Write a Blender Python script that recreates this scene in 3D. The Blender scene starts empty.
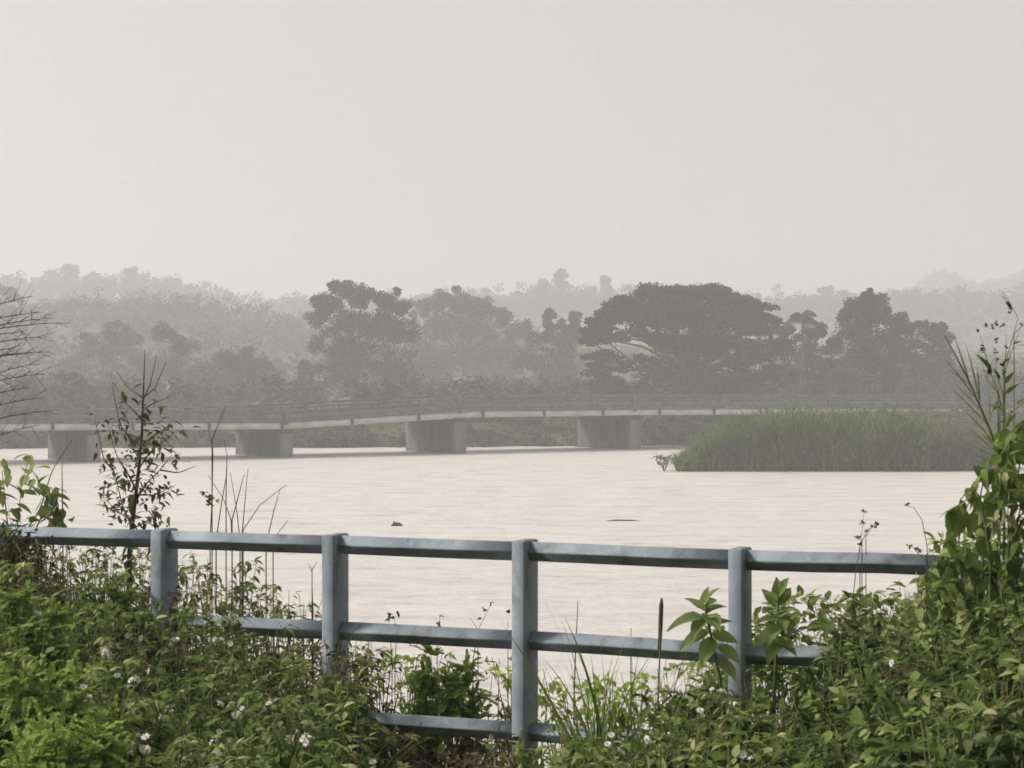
import bpy, math, random
import numpy as np
from mathutils import Vector, Matrix

# ------------------------------------------------------------------ camera, light
rng = np.random.default_rng(11)
random.seed(11)
SC = bpy.context.scene
COL = SC.collection
ZC = 6.5                 # eye height above the river (water z = 0)
F = 2000.0               # focal length in pixels for a 1024 px wide frame
HOR = 382.0              # picture row of the horizon

cd = bpy.data.cameras.new('camera')
cam = bpy.data.objects.new('camera', cd); COL.objects.link(cam)
cd.sensor_width = 36.0
cd.lens = F / 1024 * 36.0
cd.clip_start = 0.1
cd.clip_end = 20000
cd.dof.use_dof = True
cd.dof.focus_distance = 70
cd.dof.aperture_fstop = 13
cam.location = (0, 0, ZC)
cam.rotation_euler = (math.radians(90) - math.atan((384 - HOR) / F), 0, 0)
SC.camera = cam

SUN_EL, SUN_AZ = 40.0, -90.0       # azimuth measured from +Y (ahead), negative = left
w = bpy.data.worlds.new('World'); SC.world = w
w.use_nodes = True
nt = w.node_tree; nt.nodes.clear()
wo = nt.nodes.new('ShaderNodeOutputWorld')
bg = nt.nodes.new('ShaderNodeBackground')
sky = nt.nodes.new('ShaderNodeTexSky')
sky.sky_type = 'NISHITA'
sky.sun_disc = False
sky.sun_elevation = math.radians(SUN_EL)
sky.sun_rotation = math.radians(SUN_AZ)
sky.dust_density = 6.0
sky.air_density = 1.0
hs = nt.nodes.new('ShaderNodeHueSaturation')
hs.inputs['Saturation'].default_value = 0.16
mx = nt.nodes.new('ShaderNodeMix'); mx.data_type = 'RGBA'
mx.inputs[0].default_value = 0.4
mx.inputs[7].default_value = (6.2, 5.95, 5.45, 1)      # the even cloud sheet over the clear-sky model
nt.links.new(sky.outputs[0], hs.inputs['Color'])
nt.links.new(hs.outputs[0], mx.inputs[6])
nt.links.new(mx.outputs[2], bg.inputs['Color'])
bg.inputs['Strength'].default_value = 0.09
nt.links.new(bg.outputs[0], wo.inputs[0])

sl = bpy.data.lights.new('sun', 'SUN')
sl.energy = 3.1
sl.angle = math.radians(10)
sl.color = (1.0, 0.96, 0.9)
sun = bpy.data.objects.new('sun', sl); COL.objects.link(sun)
az, el = math.radians(SUN_AZ), math.radians(SUN_EL)
sd = Vector((math.sin(az) * math.cos(el), math.cos(az) * math.cos(el), math.sin(el)))
sun.rotation_euler = (-sd).to_track_quat('-Z', 'Y').to_euler()
sun.location = (-30, 30, 200)

SC.view_settings.view_transform = 'Standard'
SC.view_settings.look = 'None'
SC.view_settings.gamma = 1.0
SC.view_settings.use_curve_mapping = False
SC.view_settings.exposure = 0.44
SC.render.engine = 'CYCLES'
SC.cycles.use_denoising = True
SC.cycles.max_bounces = 8
SC.cycles.diffuse_bounces = 3
SC.cycles.transmission_bounces = 3
SC.cycles.volume_bounces = 3
SC.cycles.transparent_max_bounces = 8

HAZE_DENSITY = 0.0012

# ------------------------------------------------------------------ helpers
def P(px, py, Y):
    """world point at depth Y seen at picture position px, py (measuring tool only)"""
    return np.array([(px - 512.0) * Y / F, Y, ZC - (py - HOR) * Y / F])

def tag(o, label=None, cat=None, group=None, kind=None):
    if label: o['label'] = label
    if cat: o['category'] = cat
    if group: o['group'] = group
    if kind: o['kind'] = kind
    return o

def empty(name, loc, rz=0.0):
    o = bpy.data.objects.new(name, None); COL.objects.link(o)
    o.empty_display_size = 0.2
    o.location = loc; o.rotation_euler = (0, 0, rz)
    return o

class MB:
    """collects vertices and faces, linked as ONE mesh object"""
    def __init__(self):
        self.v = []; self.fq = []; self.ft = []; self.n = 0; self.mq = []; self.mt = []
    def add(self, verts, quads=None, tris=None, mi=0):
        verts = np.asarray(verts, float).reshape(-1, 3)
        if quads is not None and len(quads):
            q = np.asarray(quads, int).reshape(-1, 4) + self.n
            self.fq.append(q); self.mq.append(np.full(len(q), mi))
        if tris is not None and len(tris):
            t = np.asarray(tris, int).reshape(-1, 3) + self.n
            self.ft.append(t); self.mt.append(np.full(len(t), mi))
        self.v.append(verts); self.n += len(verts)
    def box(self, c, s, rot=None, mi=0):
        c = np.asarray(c, float); h = np.asarray(s, float) / 2
        k = np.array([[x, y, z] for x in (-1, 1) for y in (-1, 1) for z in (-1, 1)], float) * h
        if rot is not None: k = k @ np.asarray(rot).T
        self.add(k + c, [[0, 1, 3, 2], [4, 6, 7, 5], [0, 4, 5, 1], [2, 3, 7, 6], [0, 2, 6, 4], [1, 5, 7, 3]], mi=mi)
    def tube(self, pts, radii, sides=5, mi=0):
        pts = np.asarray(pts, float); n = len(pts)
        radii = np.broadcast_to(np.asarray(radii, float), (n,))
        tang = np.gradient(pts, axis=0)
        tang /= np.linalg.norm(tang, axis=1)[:, None] + 1e-9
        ref = np.array([0.31, 0.77, 0.12]) if abs(tang[0][2]) > .6 else np.array([0.1, 0.05, 1.0])
        a = np.cross(tang, ref); a /= np.linalg.norm(a, axis=1)[:, None] + 1e-9
        b = np.cross(tang, a)
        th = np.arange(sides) / sides * 2 * np.pi
        ring = (a[:, None, :] * np.cos(th)[None, :, None] + b[:, None, :] * np.sin(th)[None, :, None]) * radii[:, None, None]
        v = (pts[:, None, :] + ring).reshape(-1, 3)
        q = []
        for i in range(n - 1):
            for j in range(sides):
                k = (j + 1) % sides
                q.append([i * sides + j, i * sides + k, (i + 1) * sides + k, (i + 1) * sides + j])
        t = [[0, j + 1, j] for j in range(1, sides - 1)] + [[(n - 1) * sides, (n - 1) * sides + j, (n - 1) * sides + j + 1] for j in range(1, sides - 1)]
        self.add(v, q, t, mi)
    def sweep(self, prof, pts, side_dirs, mi=0):
        """prof: (m,2) closed outline in (side, up); pts (n,3); side_dirs (n,3)"""
        prof = np.asarray(prof, float); m = len(prof); pts = np.asarray(pts, float); n = len(pts)
        v = pts[:, None, :] + side_dirs[:, None, :] * prof[None, :, 0, None] + np.array([0, 0, 1.0])[None, None, :] * prof[None, :, 1, None]
        q = []
        for i in range(n - 1):
            for j in range(m):
                k = (j + 1) % m
                q.append([i * m + j, (i + 1) * m + j, (i + 1) * m + k, i * m + k])
        t = [[0, j, j + 1] for j in range(1, m - 1)] + [[(n - 1) * m, (n - 1) * m + j + 1, (n - 1) * m + j] for j in range(1, m - 1)]
        self.add(v.reshape(-1, 3), q, t, mi)
    def scatter(self, tmpl, pos, d, up, size, mi=0):
        """copies of a template (verts, quads) with y axis along d and z axis near up"""
        tv, tq = tmpl
        pos = np.asarray(pos, float).reshape(-1, 3); N = len(pos)
        if N == 0: return
        d = np.asarray(d, float).reshape(-1, 3); d = d / (np.linalg.norm(d, axis=1)[:, None] + 1e-9)
        up = np.broadcast_to(np.asarray(up, float), (N, 3))
        s = np.cross(d, up); s /= np.linalg.norm(s, axis=1)[:, None] + 1e-9
        u = np.cross(s, d)
        size = np.broadcast_to(np.asarray(size, float), (N,))[:, None, None]
        v = pos[:, None, :] + size * (tv[None, :, 0, None] * s[:, None, :] + tv[None, :, 1, None] * d[:, None, :] + tv[None, :, 2, None] * u[:, None, :])
        q = tq[None, :, :] + (np.arange(N) * len(tv))[:, None, None]
        self.add(v.reshape(-1, 3), q.reshape(-1, 4), mi=mi)
    def mesh(self, name, mats, smooth=False):
        me = bpy.data.meshes.new(name)
        v = np.concatenate(self.v) if self.v else np.zeros((0, 3))
        q = np.concatenate(self.fq) if self.fq else np.zeros((0, 4), int)
        t = np.concatenate(self.ft) if self.ft else np.zeros((0, 3), int)
        me.vertices.add(len(v)); me.vertices.foreach_set('co', v.astype(np.float32).ravel())
        loops = np.concatenate([q.ravel(), t.ravel()]).astype(np.int32)
        me.loops.add(len(loops)); me.loops.foreach_set('vertex_index', loops)
        starts = np.concatenate([np.arange(len(q)) * 4, len(q) * 4 + np.arange(len(t)) * 3]).astype(np.int32)
        me.polygons.add(len(starts)); me.polygons.foreach_set('loop_start', starts)
        mi = np.concatenate((self.mq or [np.zeros(0, int)]) + (self.mt or [np.zeros(0, int)])).astype(np.int32)
        if not isinstance(mats, (list, tuple)): mats = [mats]
        for m in mats: me.materials.append(m)
        me.polygons.foreach_set('material_index', mi)
        if smooth: me.polygons.foreach_set('use_smooth', np.ones(len(starts), bool))
        me.update(calc_edges=True); me.validate()
        return me
    def build(self, name, mats, parent=None, smooth=False, loc=None):
        """vertices are in world space; they are stored relative to loc (or the parent)"""
        base = np.zeros(3)
        if loc is not None: base = np.asarray(loc, float)
        elif parent is not None:
            p = parent
            while p is not None: base = base + np.array(p.location); p = p.parent
        for a in self.v: a -= base
        o = bpy.data.objects.new(name, self.mesh(name, mats, smooth)); COL.objects.link(o)
        if parent is not None: o.parent = parent
        elif loc is not None: o.location = loc
        return o

def leaf_tmpl(shape, width, fold=0.18, curl=0.25, n=5, tip=0.0):
    ts = np.linspace(0, 1, n)
    if shape == 'ovate':  wv = np.sin(np.pi * ts ** 0.8) ** 0.9
    elif shape == 'lance': wv = np.sin(np.pi * ts ** 0.7)
    elif shape == 'heart': wv = np.where(ts < 0.3, np.sqrt(np.clip(ts / 0.3, 0, 1)), np.cos((ts - 0.3) / 0.7 * np.pi / 2) ** 0.8)
    else: wv = np.sqrt(np.clip(1 - (2 * ts - 1) ** 2, 0, 1))
    wv = np.maximum(wv, 0.02) * width / 2
    V = []
    for t, h in zip(ts, wv):
        z = -curl * t * t
        y = t * (1 - 0.15 * curl)
        V += [[-h, y, z + fold * h * 1.2], [0, y, z], [h, y, z + fold * h * 1.2]]
    Q = []
    for i in range(n - 1):
        a = i * 3
        Q += [[a, a + 1, a + 4, a + 3], [a + 1, a + 2, a + 5, a + 4]]
    return np.array(V, float), np.array(Q, int)

L_OV = leaf_tmpl('ovate', 0.55)
L_OV2 = leaf_tmpl('ovate', 0.42, curl=0.5)
L_LA = leaf_tmpl('lance', 0.26, curl=0.35)
L_HE = leaf_tmpl('heart', 0.7, fold=0.2, curl=0.4, n=7)
L_RO = leaf_tmpl('round', 0.75, curl=0.15, n=4)
def big_leaf():
    n, m = 11, 7
    V = []
    for i in range(n):
        t = i / (n - 1); h = max(.012, .24 * math.sin(math.pi * t ** .75) ** .9)
        for j in range(m):
            u = (j / (m - 1)) * 2 - 1
            z = -.32 * t * t + .11 * abs(u) * h / .24 + .012 * math.sin(t * 34 - abs(u) * 5) * abs(u) + .03 * math.sin(t * 7 + (1 if u > 0 else 2.2)) * u * u
            V.append([u * h, t * .95, z])
    Q = [[i * m + j, i * m + j + 1, (i + 1) * m + j + 1, (i + 1) * m + j] for i in range(n - 1) for j in range(m - 1)]
    return np.array(V, float), np.array(Q, int)
L_BIG = big_leaf()
L_PET = leaf_tmpl('round', 0.6, fold=0.05, curl=0.1, n=4)
L_PALM = leaf_tmpl('lance', 0.09, n=3)
Q1 = (np.array([[-.5, 0, 0], [.5, 0, 0], [.42, 1, 0.1], [-.42, 1, 0.1]], float), np.array([[0, 1, 2, 3]]))

def unit(n):
    v = rng.normal(size=(n, 3)); return v / (np.linalg.norm(v, axis=1)[:, None] + 1e-9)

def resample(pts, n):
    pts = np.asarray(pts, float); d = np.concatenate([[0], np.cumsum(np.linalg.norm(np.diff(pts, axis=0), axis=1))])
    s = np.linspace(0, d[-1], n)
    return np.stack([np.interp(s, d, pts[:, j]) for j in range(3)], 1)

# ------------------------------------------------------------------ materials
def new_mat(name):
    m = bpy.data.materials.new(name); m.use_nodes = True
    return m, m.node_tree, m.node_tree.nodes['Principled BSDF']

def ramp(nt, stops):
    r = nt.nodes.new('ShaderNodeValToRGB')
    e = r.color_ramp.elements
    while len(e) < len(stops): e.new(0.5)
    for k, (p, c) in enumerate(stops):
        e[k].position = p; e[k].color = (*c, 1)
    return r

def noise(nt, scale, detail=4, coord='Object', stretch=None, rough=0.55):
    tc = nt.nodes.new('ShaderNodeTexCoord')
    n = nt.nodes.new('ShaderNodeTexNoise')
    n.inputs['Scale'].default_value = scale; n.inputs['Detail'].default_value = detail
    n.inputs['Roughness'].default_value = rough
    src = tc.outputs[coord]
    if stretch:
        mp = nt.nodes.new('ShaderNodeMapping'); mp.inputs['Scale'].default_value = stretch
        nt.links.new(src, mp.inputs[0]); src = mp.outputs[0]
    nt.links.new(src, n.inputs['Vector'])
    return n

def leaf_mat(name, stops, trans=0.45, rough=0.65, patch=None):
    m, nt, b = new_mat(name)
    g = nt.nodes.new('ShaderNodeNewGeometry')
    r = ramp(nt, stops)
    nt.links.new(g.outputs['Random Per Island'], r.inputs[0])
    col = r.outputs[0]
    n = noise(nt, patch or 1.3, 3, 'Object')
    rr = ramp(nt, [(0.3, (0.62, 0.66, 0.6)), (0.7, (1.25, 1.2, 1.1))])
    nt.links.new(n.outputs[0], rr.inputs[0])
    mm = nt.nodes.new('ShaderNodeMix'); mm.data_type = 'RGBA'; mm.blend_type = 'MULTIPLY'; mm.inputs[0].default_value = 1
    nt.links.new(col, mm.inputs[6]); nt.links.new(rr.outputs[0], mm.inputs[7])
    col = mm.outputs[2]
    nt.links.new(col, b.inputs['Base Color'])
    b.inputs['Roughness'].default_value = rough
    b.inputs['Specular IOR Level'].default_value = 0.12
    if trans > 0:
        t = nt.nodes.new('ShaderNodeBsdfTranslucent'); nt.links.new(col, t.inputs[0])
        ms = nt.nodes.new('ShaderNodeMixShader'); ms.inputs[0].default_value = trans
        nt.links.new(b.outputs[0], ms.inputs[1]); nt.links.new(t.outputs[0], ms.inputs[2])
        nt.links.new(ms.outputs[0], nt.nodes['Material Output'].inputs['Surface'])
    return m

def plain_mat(name, c1, c2, scale=8, rough=0.8, stretch=None, bump=0.0, coord='Object', spec=0.3):
    m, nt, b = new_mat(name)
    n = noise(nt, scale, 6, coord, stretch)
    r = ramp(nt, [(0.32, c1), (0.68, c2)])
    nt.links.new(n.outputs[0], r.inputs[0]); nt.links.new(r.outputs[0], b.inputs['Base Color'])
    b.inputs['Roughness'].default_value = rough
    b.inputs['Specular IOR Level'].default_value = spec
    if bump:
        bp = nt.nodes.new('ShaderNodeBump'); bp.inputs['Strength'].default_value = bump; bp.inputs['Distance'].default_value = 0.02
        nt.links.new(n.outputs[0], bp.inputs['Height']); nt.links.new(bp.outputs[0], b.inputs['Normal'])
    return m

M = {}
M['weed'] = leaf_mat('weed_leaf', [(0, (.085, .13, .03)), (.3, (.17, .24, .06)), (.7, (.28, .34, .11)), (1, (.5, .5, .3))])
M['weed_dark'] = leaf_mat('dark_weed_leaf', [(0, (.045, .07, .022)), (.6, (.1, .14, .04)), (1, (.24, .26, .12))])
M['dark_tangle'] = leaf_mat('dark_tangle_leaf', [(0, (.02, .022, .012)), (.6, (.045, .045, .022)), (.9, (.1, .08, .03)), (1, (.25, .19, .05))], .25)
M['fern'] = leaf_mat('fine_leaf', [(0, (.24, .34, .07)), (.5, (.35, .46, .11)), (1, (.46, .54, .2))], 0.5)
M['dry'] = leaf_mat('dry_leaf', [(0, (.06, .045, .03)), (.5, (.12, .09, .055)), (1, (.24, .2, .13))], 0.2)
M['broad'] = leaf_mat('broad_leaf', [(0, (.2, .28, .08)), (.5, (.33, .41, .15)), (1, (.46, .5, .26))], 0.6)
M['heart'] = leaf_mat('heart_leaf', [(0, (.06, .1, .022)), (.4, (.13, .19, .045)), (.8, (.22, .28, .08)), (1, (.36, .38, .17))], 0.35)
M['sap'] = leaf_mat('sapling_leaf', [(0, (.06, .068, .03)), (.6, (.11, .12, .055)), (1, (.2, .2, .11))], 0.3)
M['grass'] = leaf_mat('grass_blade', [(0, (.1, .15, .025)), (.6, (.18, .24, .05)), (1, (.3, .32, .12))], 0.45)
M['straw'] = leaf_mat('straw', [(0, (.14, .12, .07)), (1, (.27, .24, .15))], 0.2)
M['reed'] = leaf_mat('reed_leaf', [(0, (.045, .082, .02)), (.55, (.1, .152, .038)), (.9, (.165, .215, .065)), (1, (.27, .265, .14))], 0.25, patch=0.25)
M['thicket'] = leaf_mat('thicket_leaf', [(0, (.05, .06, .035)), (.6, (.075, .086, .05)), (1, (.11, .12, .075))], .2, .8, patch=.12)
M['reed_brown'] = leaf_mat('brownish_reed_leaf', [(0, (.07, .085, .03)), (.6, (.13, .14, .06)), (1, (.24, .22, .13))], .25, patch=.25)
M['tree'] = leaf_mat('tree_leaf', [(0, (.03, .042, .02)), (.6, (.05, .066, .03)), (1, (.085, .1, .045))], 0.2, 0.7, patch=0.12)
M['tree_dark'] = leaf_mat('dark_tree_leaf', [(0, (.022, .03, .016)), (.6, (.036, .046, .024)), (1, (.06, .07, .035))], 0.12, 0.7, patch=0.12)
M['tree_pale'] = leaf_mat('pale_tree_leaf', [(0, (.06, .075, .035)), (.6, (.1, .115, .06)), (1, (.16, .17, .1))], 0.2, 0.7, patch=0.12)
M['wood'] = leaf_mat('woodland', [(0, (.036, .046, .027)), (.6, (.05, .062, .036)), (1, (.072, .084, .05))], 0.1, 0.8, patch=0.02)
M['bark'] = plain_mat('bark', (.05, .042, .034), (.11, .095, .08), 6, .9)
M['twig'] = plain_mat('twig', (.05, .045, .036), (.1, .09, .07), 20, .9)
M['stem'] = plain_mat('green_stem', (.07, .1, .03), (.14, .17, .07), 20, .7)
M['petal'] = plain_mat('petal', (.62, .62, .58), (.8, .8, .77), 30, .6)
M['disc'] = plain_mat('flower_disc', (.42, .38, .16), (.6, .55, .25), 60, .8)
M['concrete'] = plain_mat('pale_concrete', (.4, .4, .4), (.6, .6, .6), .6, .85, (1, 1, 3), coord='Object')
M['pier'] = plain_mat('stained_shaded_concrete', (.03, .03, .03), (.1, .096, .092), .7, .9, (2.2, 2.2, .5), coord='Object')  # stains, plus the shade under the deck put into the tone
M['pier_lit'] = plain_mat('lit_pier_concrete', (.1, .1, .097), (.2, .196, .19), .8, .9, (2, 2, .5))  # lit copy of the pier concrete: skylight on the end faces, as colour
M['rail_concrete'] = plain_mat('weathered_concrete', (.075, .075, .08), (.17, .17, .18), 1.2, .9)
M['asphalt'] = plain_mat('asphalt', (.04, .04, .04), (.07, .07, .07), 1, .9)
M['drift'] = plain_mat('wet_wood', (.03, .025, .02), (.07, .055, .045), 6, .6)

def fence_paint():
    m, nt, b = new_mat('weathered_blue_grey_paint')
    n = noise(nt, 5, 6, 'Object')
    r = ramp(nt, [(0.3, (.165, .2, .232)), (0.5, (.235, .272, .305)), (0.75, (.34, .37, .4))])
    nt.links.new(n.outputs[0], r.inputs[0])
    n2 = noise(nt, 28, 5, 'Object', (1, 1, .35), 0.7)
    r2 = ramp(nt, [(0.60, (0, 0, 0)), (0.74, (.8, .8, .8))])
    nt.links.new(n2.outputs[0], r2.inputs[0])
    n3 = noise(nt, 9, 5, 'Object', (1, 1, .5), 0.7)
    r3 = ramp(nt, [(0.52, (0, 0, 0)), (0.68, (.75, .75, .75))])
    nt.links.new(n3.outputs[0], r3.inputs[0])
    m1 = nt.nodes.new('ShaderNodeMix'); m1.data_type = 'RGBA'; m1.inputs[7].default_value = (.46, .48, .5, 1)
    nt.links.new(r2.outputs[0], m1.inputs[0]); nt.links.new(r.outputs[0], m1.inputs[6])
    m2 = nt.nodes.new('ShaderNodeMix'); m2.data_type = 'RGBA'; m2.inputs[7].default_value = (.12, .115, .1, 1)
    nt.links.new(r3.outputs[0], m2.inputs[0]); nt.links.new(m1.outputs[2], m2.inputs[6])
    nt.links.new(m2.outputs[2], b.inputs['Base Color'])
    b.inputs['Roughness'].default_value = 0.7
    b.inputs['Specular IOR Level'].default_value = 0.25
    bp = nt.nodes.new('ShaderNodeBump'); bp.inputs['Strength'].default_value = .35; bp.inputs['Distance'].default_value = .004
    nt.links.new(n2.outputs[0], bp.inputs['Height']); nt.links.new(bp.outputs[0], b.inputs['Normal'])
    return m
M['fence'] = fence_paint()

def water_mat():
    m, nt, b = new_mat('muddy_river_water')
    n0 = noise(nt, .55, 8, 'Object', (.5, 1.0, 1), .68)
    r = ramp(nt, [(.3, (.4, .355, .33)), (.46, (.57, .525, .5)), (.7, (.65, .605, .58))])
    nt.links.new(n0.outputs[0], r.inputs[0]); nt.links.new(r.outputs[0], b.inputs['Base Color'])
    b.inputs['Roughness'].default_value = .42
    b.inputs['IOR'].default_value = 1.33
    a = noise(nt, .9, 7, 'Object', (.7, 1.2, 1), .65)
    c = noise(nt, .07, 4, 'Object', (.4, 1.5, 1), .6)
    ad = nt.nodes.new('ShaderNodeMath'); ad.operation = 'MULTIPLY_ADD'; ad.inputs[1].default_value = 3.0
    nt.links.new(c.outputs[0], ad.inputs[0]); nt.links.new(a.outputs[0], ad.inputs[2])
    bp = nt.nodes.new('ShaderNodeBump'); bp.inputs['Strength'].default_value = .7; bp.inputs['Distance'].default_value = .4
    nt.links.new(ad.outputs[0], bp.inputs['Height']); nt.links.new(bp.outputs[0], b.inputs['Normal'])
    return m
M['water'] = water_mat()

def ground_mat():
    m, nt, b = new_mat('earth_and_grass')
    n = noise(nt, .08, 8, 'Object', None, .65)
    r = ramp(nt, [(.3, (.055, .06, .03)), (.5, (.085, .08, .045)), (.72, (.15, .135, .085))])
    nt.links.new(n.outputs[0], r.inputs[0]); nt.links.new(r.outputs[0], b.inputs['Base Color'])
    b.inputs['Roughness'].default_value = 1.0
    b.inputs['Specular IOR Level'].default_value = 0.05
    return m
M['ground'] = ground_mat()

# ------------------------------------------------------------------ the fence line and the terrain
POSTS = np.array([(-6.5, 11.75), (-5.55, 11.55), (-4.6, 11.32), (-3.67, 11.05), (-2.74, 10.76), (-1.816, 10.45), (-.892, 10.1), (.063, 9.72), (1.055, 9.25), (2.0, 8.95), (2.95, 8.75), (3.9, 8.6), (4.85, 8.5), (5.8, 8.45)])
def fence_y(x):
    x = np.asarray(x, float)
    y = np.interp(x, POSTS[:, 0], POSTS[:, 1])
    y = np.where(x < POSTS[0, 0], POSTS[0, 1] - .2 * (x - POSTS[0, 0]), y)
    return np.minimum(y, 16)

def sst(a, b, x):
    t = np.clip((x - a) / (b - a), 0, 1); return t * t * (3 - 2 * t)

def shore_y(x):
    return 201 + 0.13 * np.asarray(x, float) + 1.2 * np.sin(np.asarray(x) * .13) + .6 * np.sin(np.asarray(x) * .41 + 1)

def px_at(x, Y): return 512 + x * F / Y
MID_X = [-400, 0, 60, 110, 200, 290, 310, 360, 430, 470, 540, 620, 700, 900, 1400]
MID_H = [20, 20, 21, 21, 20.5, 15.5, 13, 10, 12, 12, 9, 6, 5, 4, 4]
BK_X = [-600, -50, 0, 40, 70, 170, 200, 240, 275, 310, 400, 480, 520, 560, 640, 700, 760, 830, 900, 1024, 1200, 1700]
BK_H = [46, 46, 46, 46, 47, 46, 43, 38.5, 35, 37, 37, 38, 38.5, 41, 40, 38.5, 38, 39.5, 40, 40.5, 41, 42]
def terrain(x, y):
    x = np.asarray(x, float); y = np.asarray(y, float)
    s = (y - fence_y(x)) * .92
    near = 4.85 - .45 * sst(2, 8.5, y)
    bed = -2.2
    h = near + (bed - near) * sst(.5, 12, s)
    sh = shore_y(x)
    far = bed + (2.2 - bed) * sst(-6, 7, y - sh) + 1.0 * sst(7, 40, y - sh)
    h = np.where(y > sh - 40, far, h)
    mid = np.interp(px_at(x, 620.), MID_X, MID_H)
    bk = np.interp(px_at(x, 1050.), BK_X, BK_H)
    h = h + mid * sst(300, 620, y) * (1 - .6 * sst(640, 820, y))
    h = h + np.maximum(bk - mid * .4, 0) * sst(700, 1050, y) * (1 - .5 * sst(1080, 1500, y))
    h = h + 102 * np.exp(-((x - 575) / 230) ** 2 - ((y - 1700) / 170) ** 2) + 27 * np.exp(-((x - 357) / 30) ** 2 - ((y - 1690) / 120) ** 2)
    h = h + 3.0 * sst(-4, -14, y)  # unseen rise behind the camera, added to help block light from there
    und = np.sin(x * .021 + y * .013) + np.sin(x * .057 - y * .031 + 2) * .5
    h = h + und * .8 * sst(330, 600, y)
    return h

xs = 2.0 * np.sinh(np.linspace(-7.2, 7.2, 181))
ys = np.concatenate([np.arange(-24, 32, .6), np.linspace(32, 185, 40), np.arange(186, 262, 1.5), np.geomspace(263, 3000, 110)])
gx, gy = np.meshgrid(xs, ys)
gz = terrain(gx, gy)
mb = MB()
nx, ny = len(xs), len(ys)
idx = np.arange(nx * ny).reshape(ny, nx)
mb.add(np.stack([gx, gy, gz], -1).reshape(-1, 3), np.stack([idx[:-1, :-1], idx[:-1, 1:], idx[1:, 1:], idx[1:, :-1]], -1).reshape(-1, 4))
tag(mb.build('terrain', M['ground'], smooth=True), kind='structure')
mb = MB()
mb.add([[-1300, 12, 0], [1300, 12, 0], [1300, 420, 0], [-1300, 420, 0]], [[0, 1, 2, 3]])
tag(mb.build('river_water', M['water']), kind='structure')

# ------------------------------------------------------------------ haze
m = bpy.data.materials.new('haze_air'); m.use_nodes = True
nt = m.node_tree; nt.nodes.clear()
mo = nt.nodes.new('ShaderNodeOutputMaterial'); pv = nt.nodes.new('ShaderNodeVolumePrincipled')
pv.inputs['Color'].default_value = (.95, .962, .968, 1)
pv.inputs['Density'].default_value = HAZE_DENSITY
pv.inputs['Anisotropy'].default_value = 0.25
nt.links.new(pv.outputs[0], mo.inputs['Volume'])
mb = MB(); mb.box((0, 1490, 83), (3400, 3080, 174))
hz = mb.build('haze', m); tag(hz, kind='stuff')

# ------------------------------------------------------------------ bridge
BP = np.array([(-53.5, 154.3), (-37.7, 165), (-21.9, 175.7), (-6.5, 186.2), (9.3, 196.8), (25.1, 207.4), (40.9, 218), (56.7, 228.6), (72.5, 239.2), (88.3, 249.8)])   # pier centres
BZ = np.array([3.55, 3.45, 3.28, 4.1, 4.12, 4.05, 3.95, 3.85, 3.75, 3.6])          # road level at the piers
ax = np.array([15.8, 10.6, 0]); SPAN = np.linalg.norm(ax[:2]); ax = ax / np.linalg.norm(ax)
sd_ = np.array([ax[1], -ax[0], 0])          # towards the camera side
BW = 4.4
bridge = tag(empty('river_bridge', (BP[4][0], BP[4][1], 0)), 'long low concrete road bridge on solid wall piers crossing the brown river', 'bridge')
def bz(s):     # road level along the bridge, s in spans
    return np.interp(s, np.arange(len(BZ)), BZ)
PS = np.arange(len(BP)) + np.array([0, .08, 0, -.07, -.02, 0, 0, 0, 0, 0])     # pier stations, in spans
def bpt(s, off=0, z=0):
    p = BP[0] + (BP[1] - BP[0]) * s
    return np.array([p[0], p[1], 0]) + sd_ * off + np.array([0, 0, z])
NS = len(BP) - 1
ss = np.linspace(0, NS, NS * 4 + 1)
SDS = np.tile(sd_, (len(ss), 1))
mb = MB()
mb.sweep([(-BW, -.28), (BW, -.28), (BW, 0), (-BW, 0)], [bpt(s, 0, bz(s)) for s in ss], SDS)
mb.build('deck_slab', M['rail_concrete'], bridge)
mb = MB()
mb.sweep([(-BW + .4, .004), (BW - .4, .004), (BW - .4, .02), (-BW + .4, .02)], [bpt(s, 0, bz(s)) for s in ss], SDS)
mb.build('road_surface', M['asphalt'], bridge)
for off in (-4.12, -1.3, 1.3, 4.12):
    mb = MB(); mb.sweep([(-.22 + off, -.85), (.22 + off, -.85), (.22 + off, -.283), (-.22 + off, -.283)], [bpt(s, 0, bz(s)) for s in ss], SDS)
    mb.build('girder', M['concrete'], bridge)
R3 = np.array([[ax[0], sd_[0], 0], [ax[1], sd_[1], 0], [0, 0, 1]])
for i in range(NS + 1):
    mb = MB(); zt = BZ[i] - .855
    mb.box(bpt(PS[i], -.1, (zt - .35 + -3) / 2), (.95, 8.6, zt - .35 + 3), R3)       # wall
    mb.box(bpt(PS[i], -.1, zt - .18), (1.2, 9.0, .34), R3)                          # cap beam
    pr = mb.build('pier', M['pier'], bridge)
    mb = MB(); mb.box(bpt(PS[i], 4.43, (zt - 3.4) / 2), (1.1, .45, zt - .4 + 3), R3)
    mb.build('end_column', M['pier_lit'], pr)
    mb = MB(); mb.box(bpt(PS[i], BW + .08, BZ[i] + .35), (.32, .2, 1.6), R3)
    mb.build('joint_pillar', M['rail_concrete'], bridge)
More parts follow.
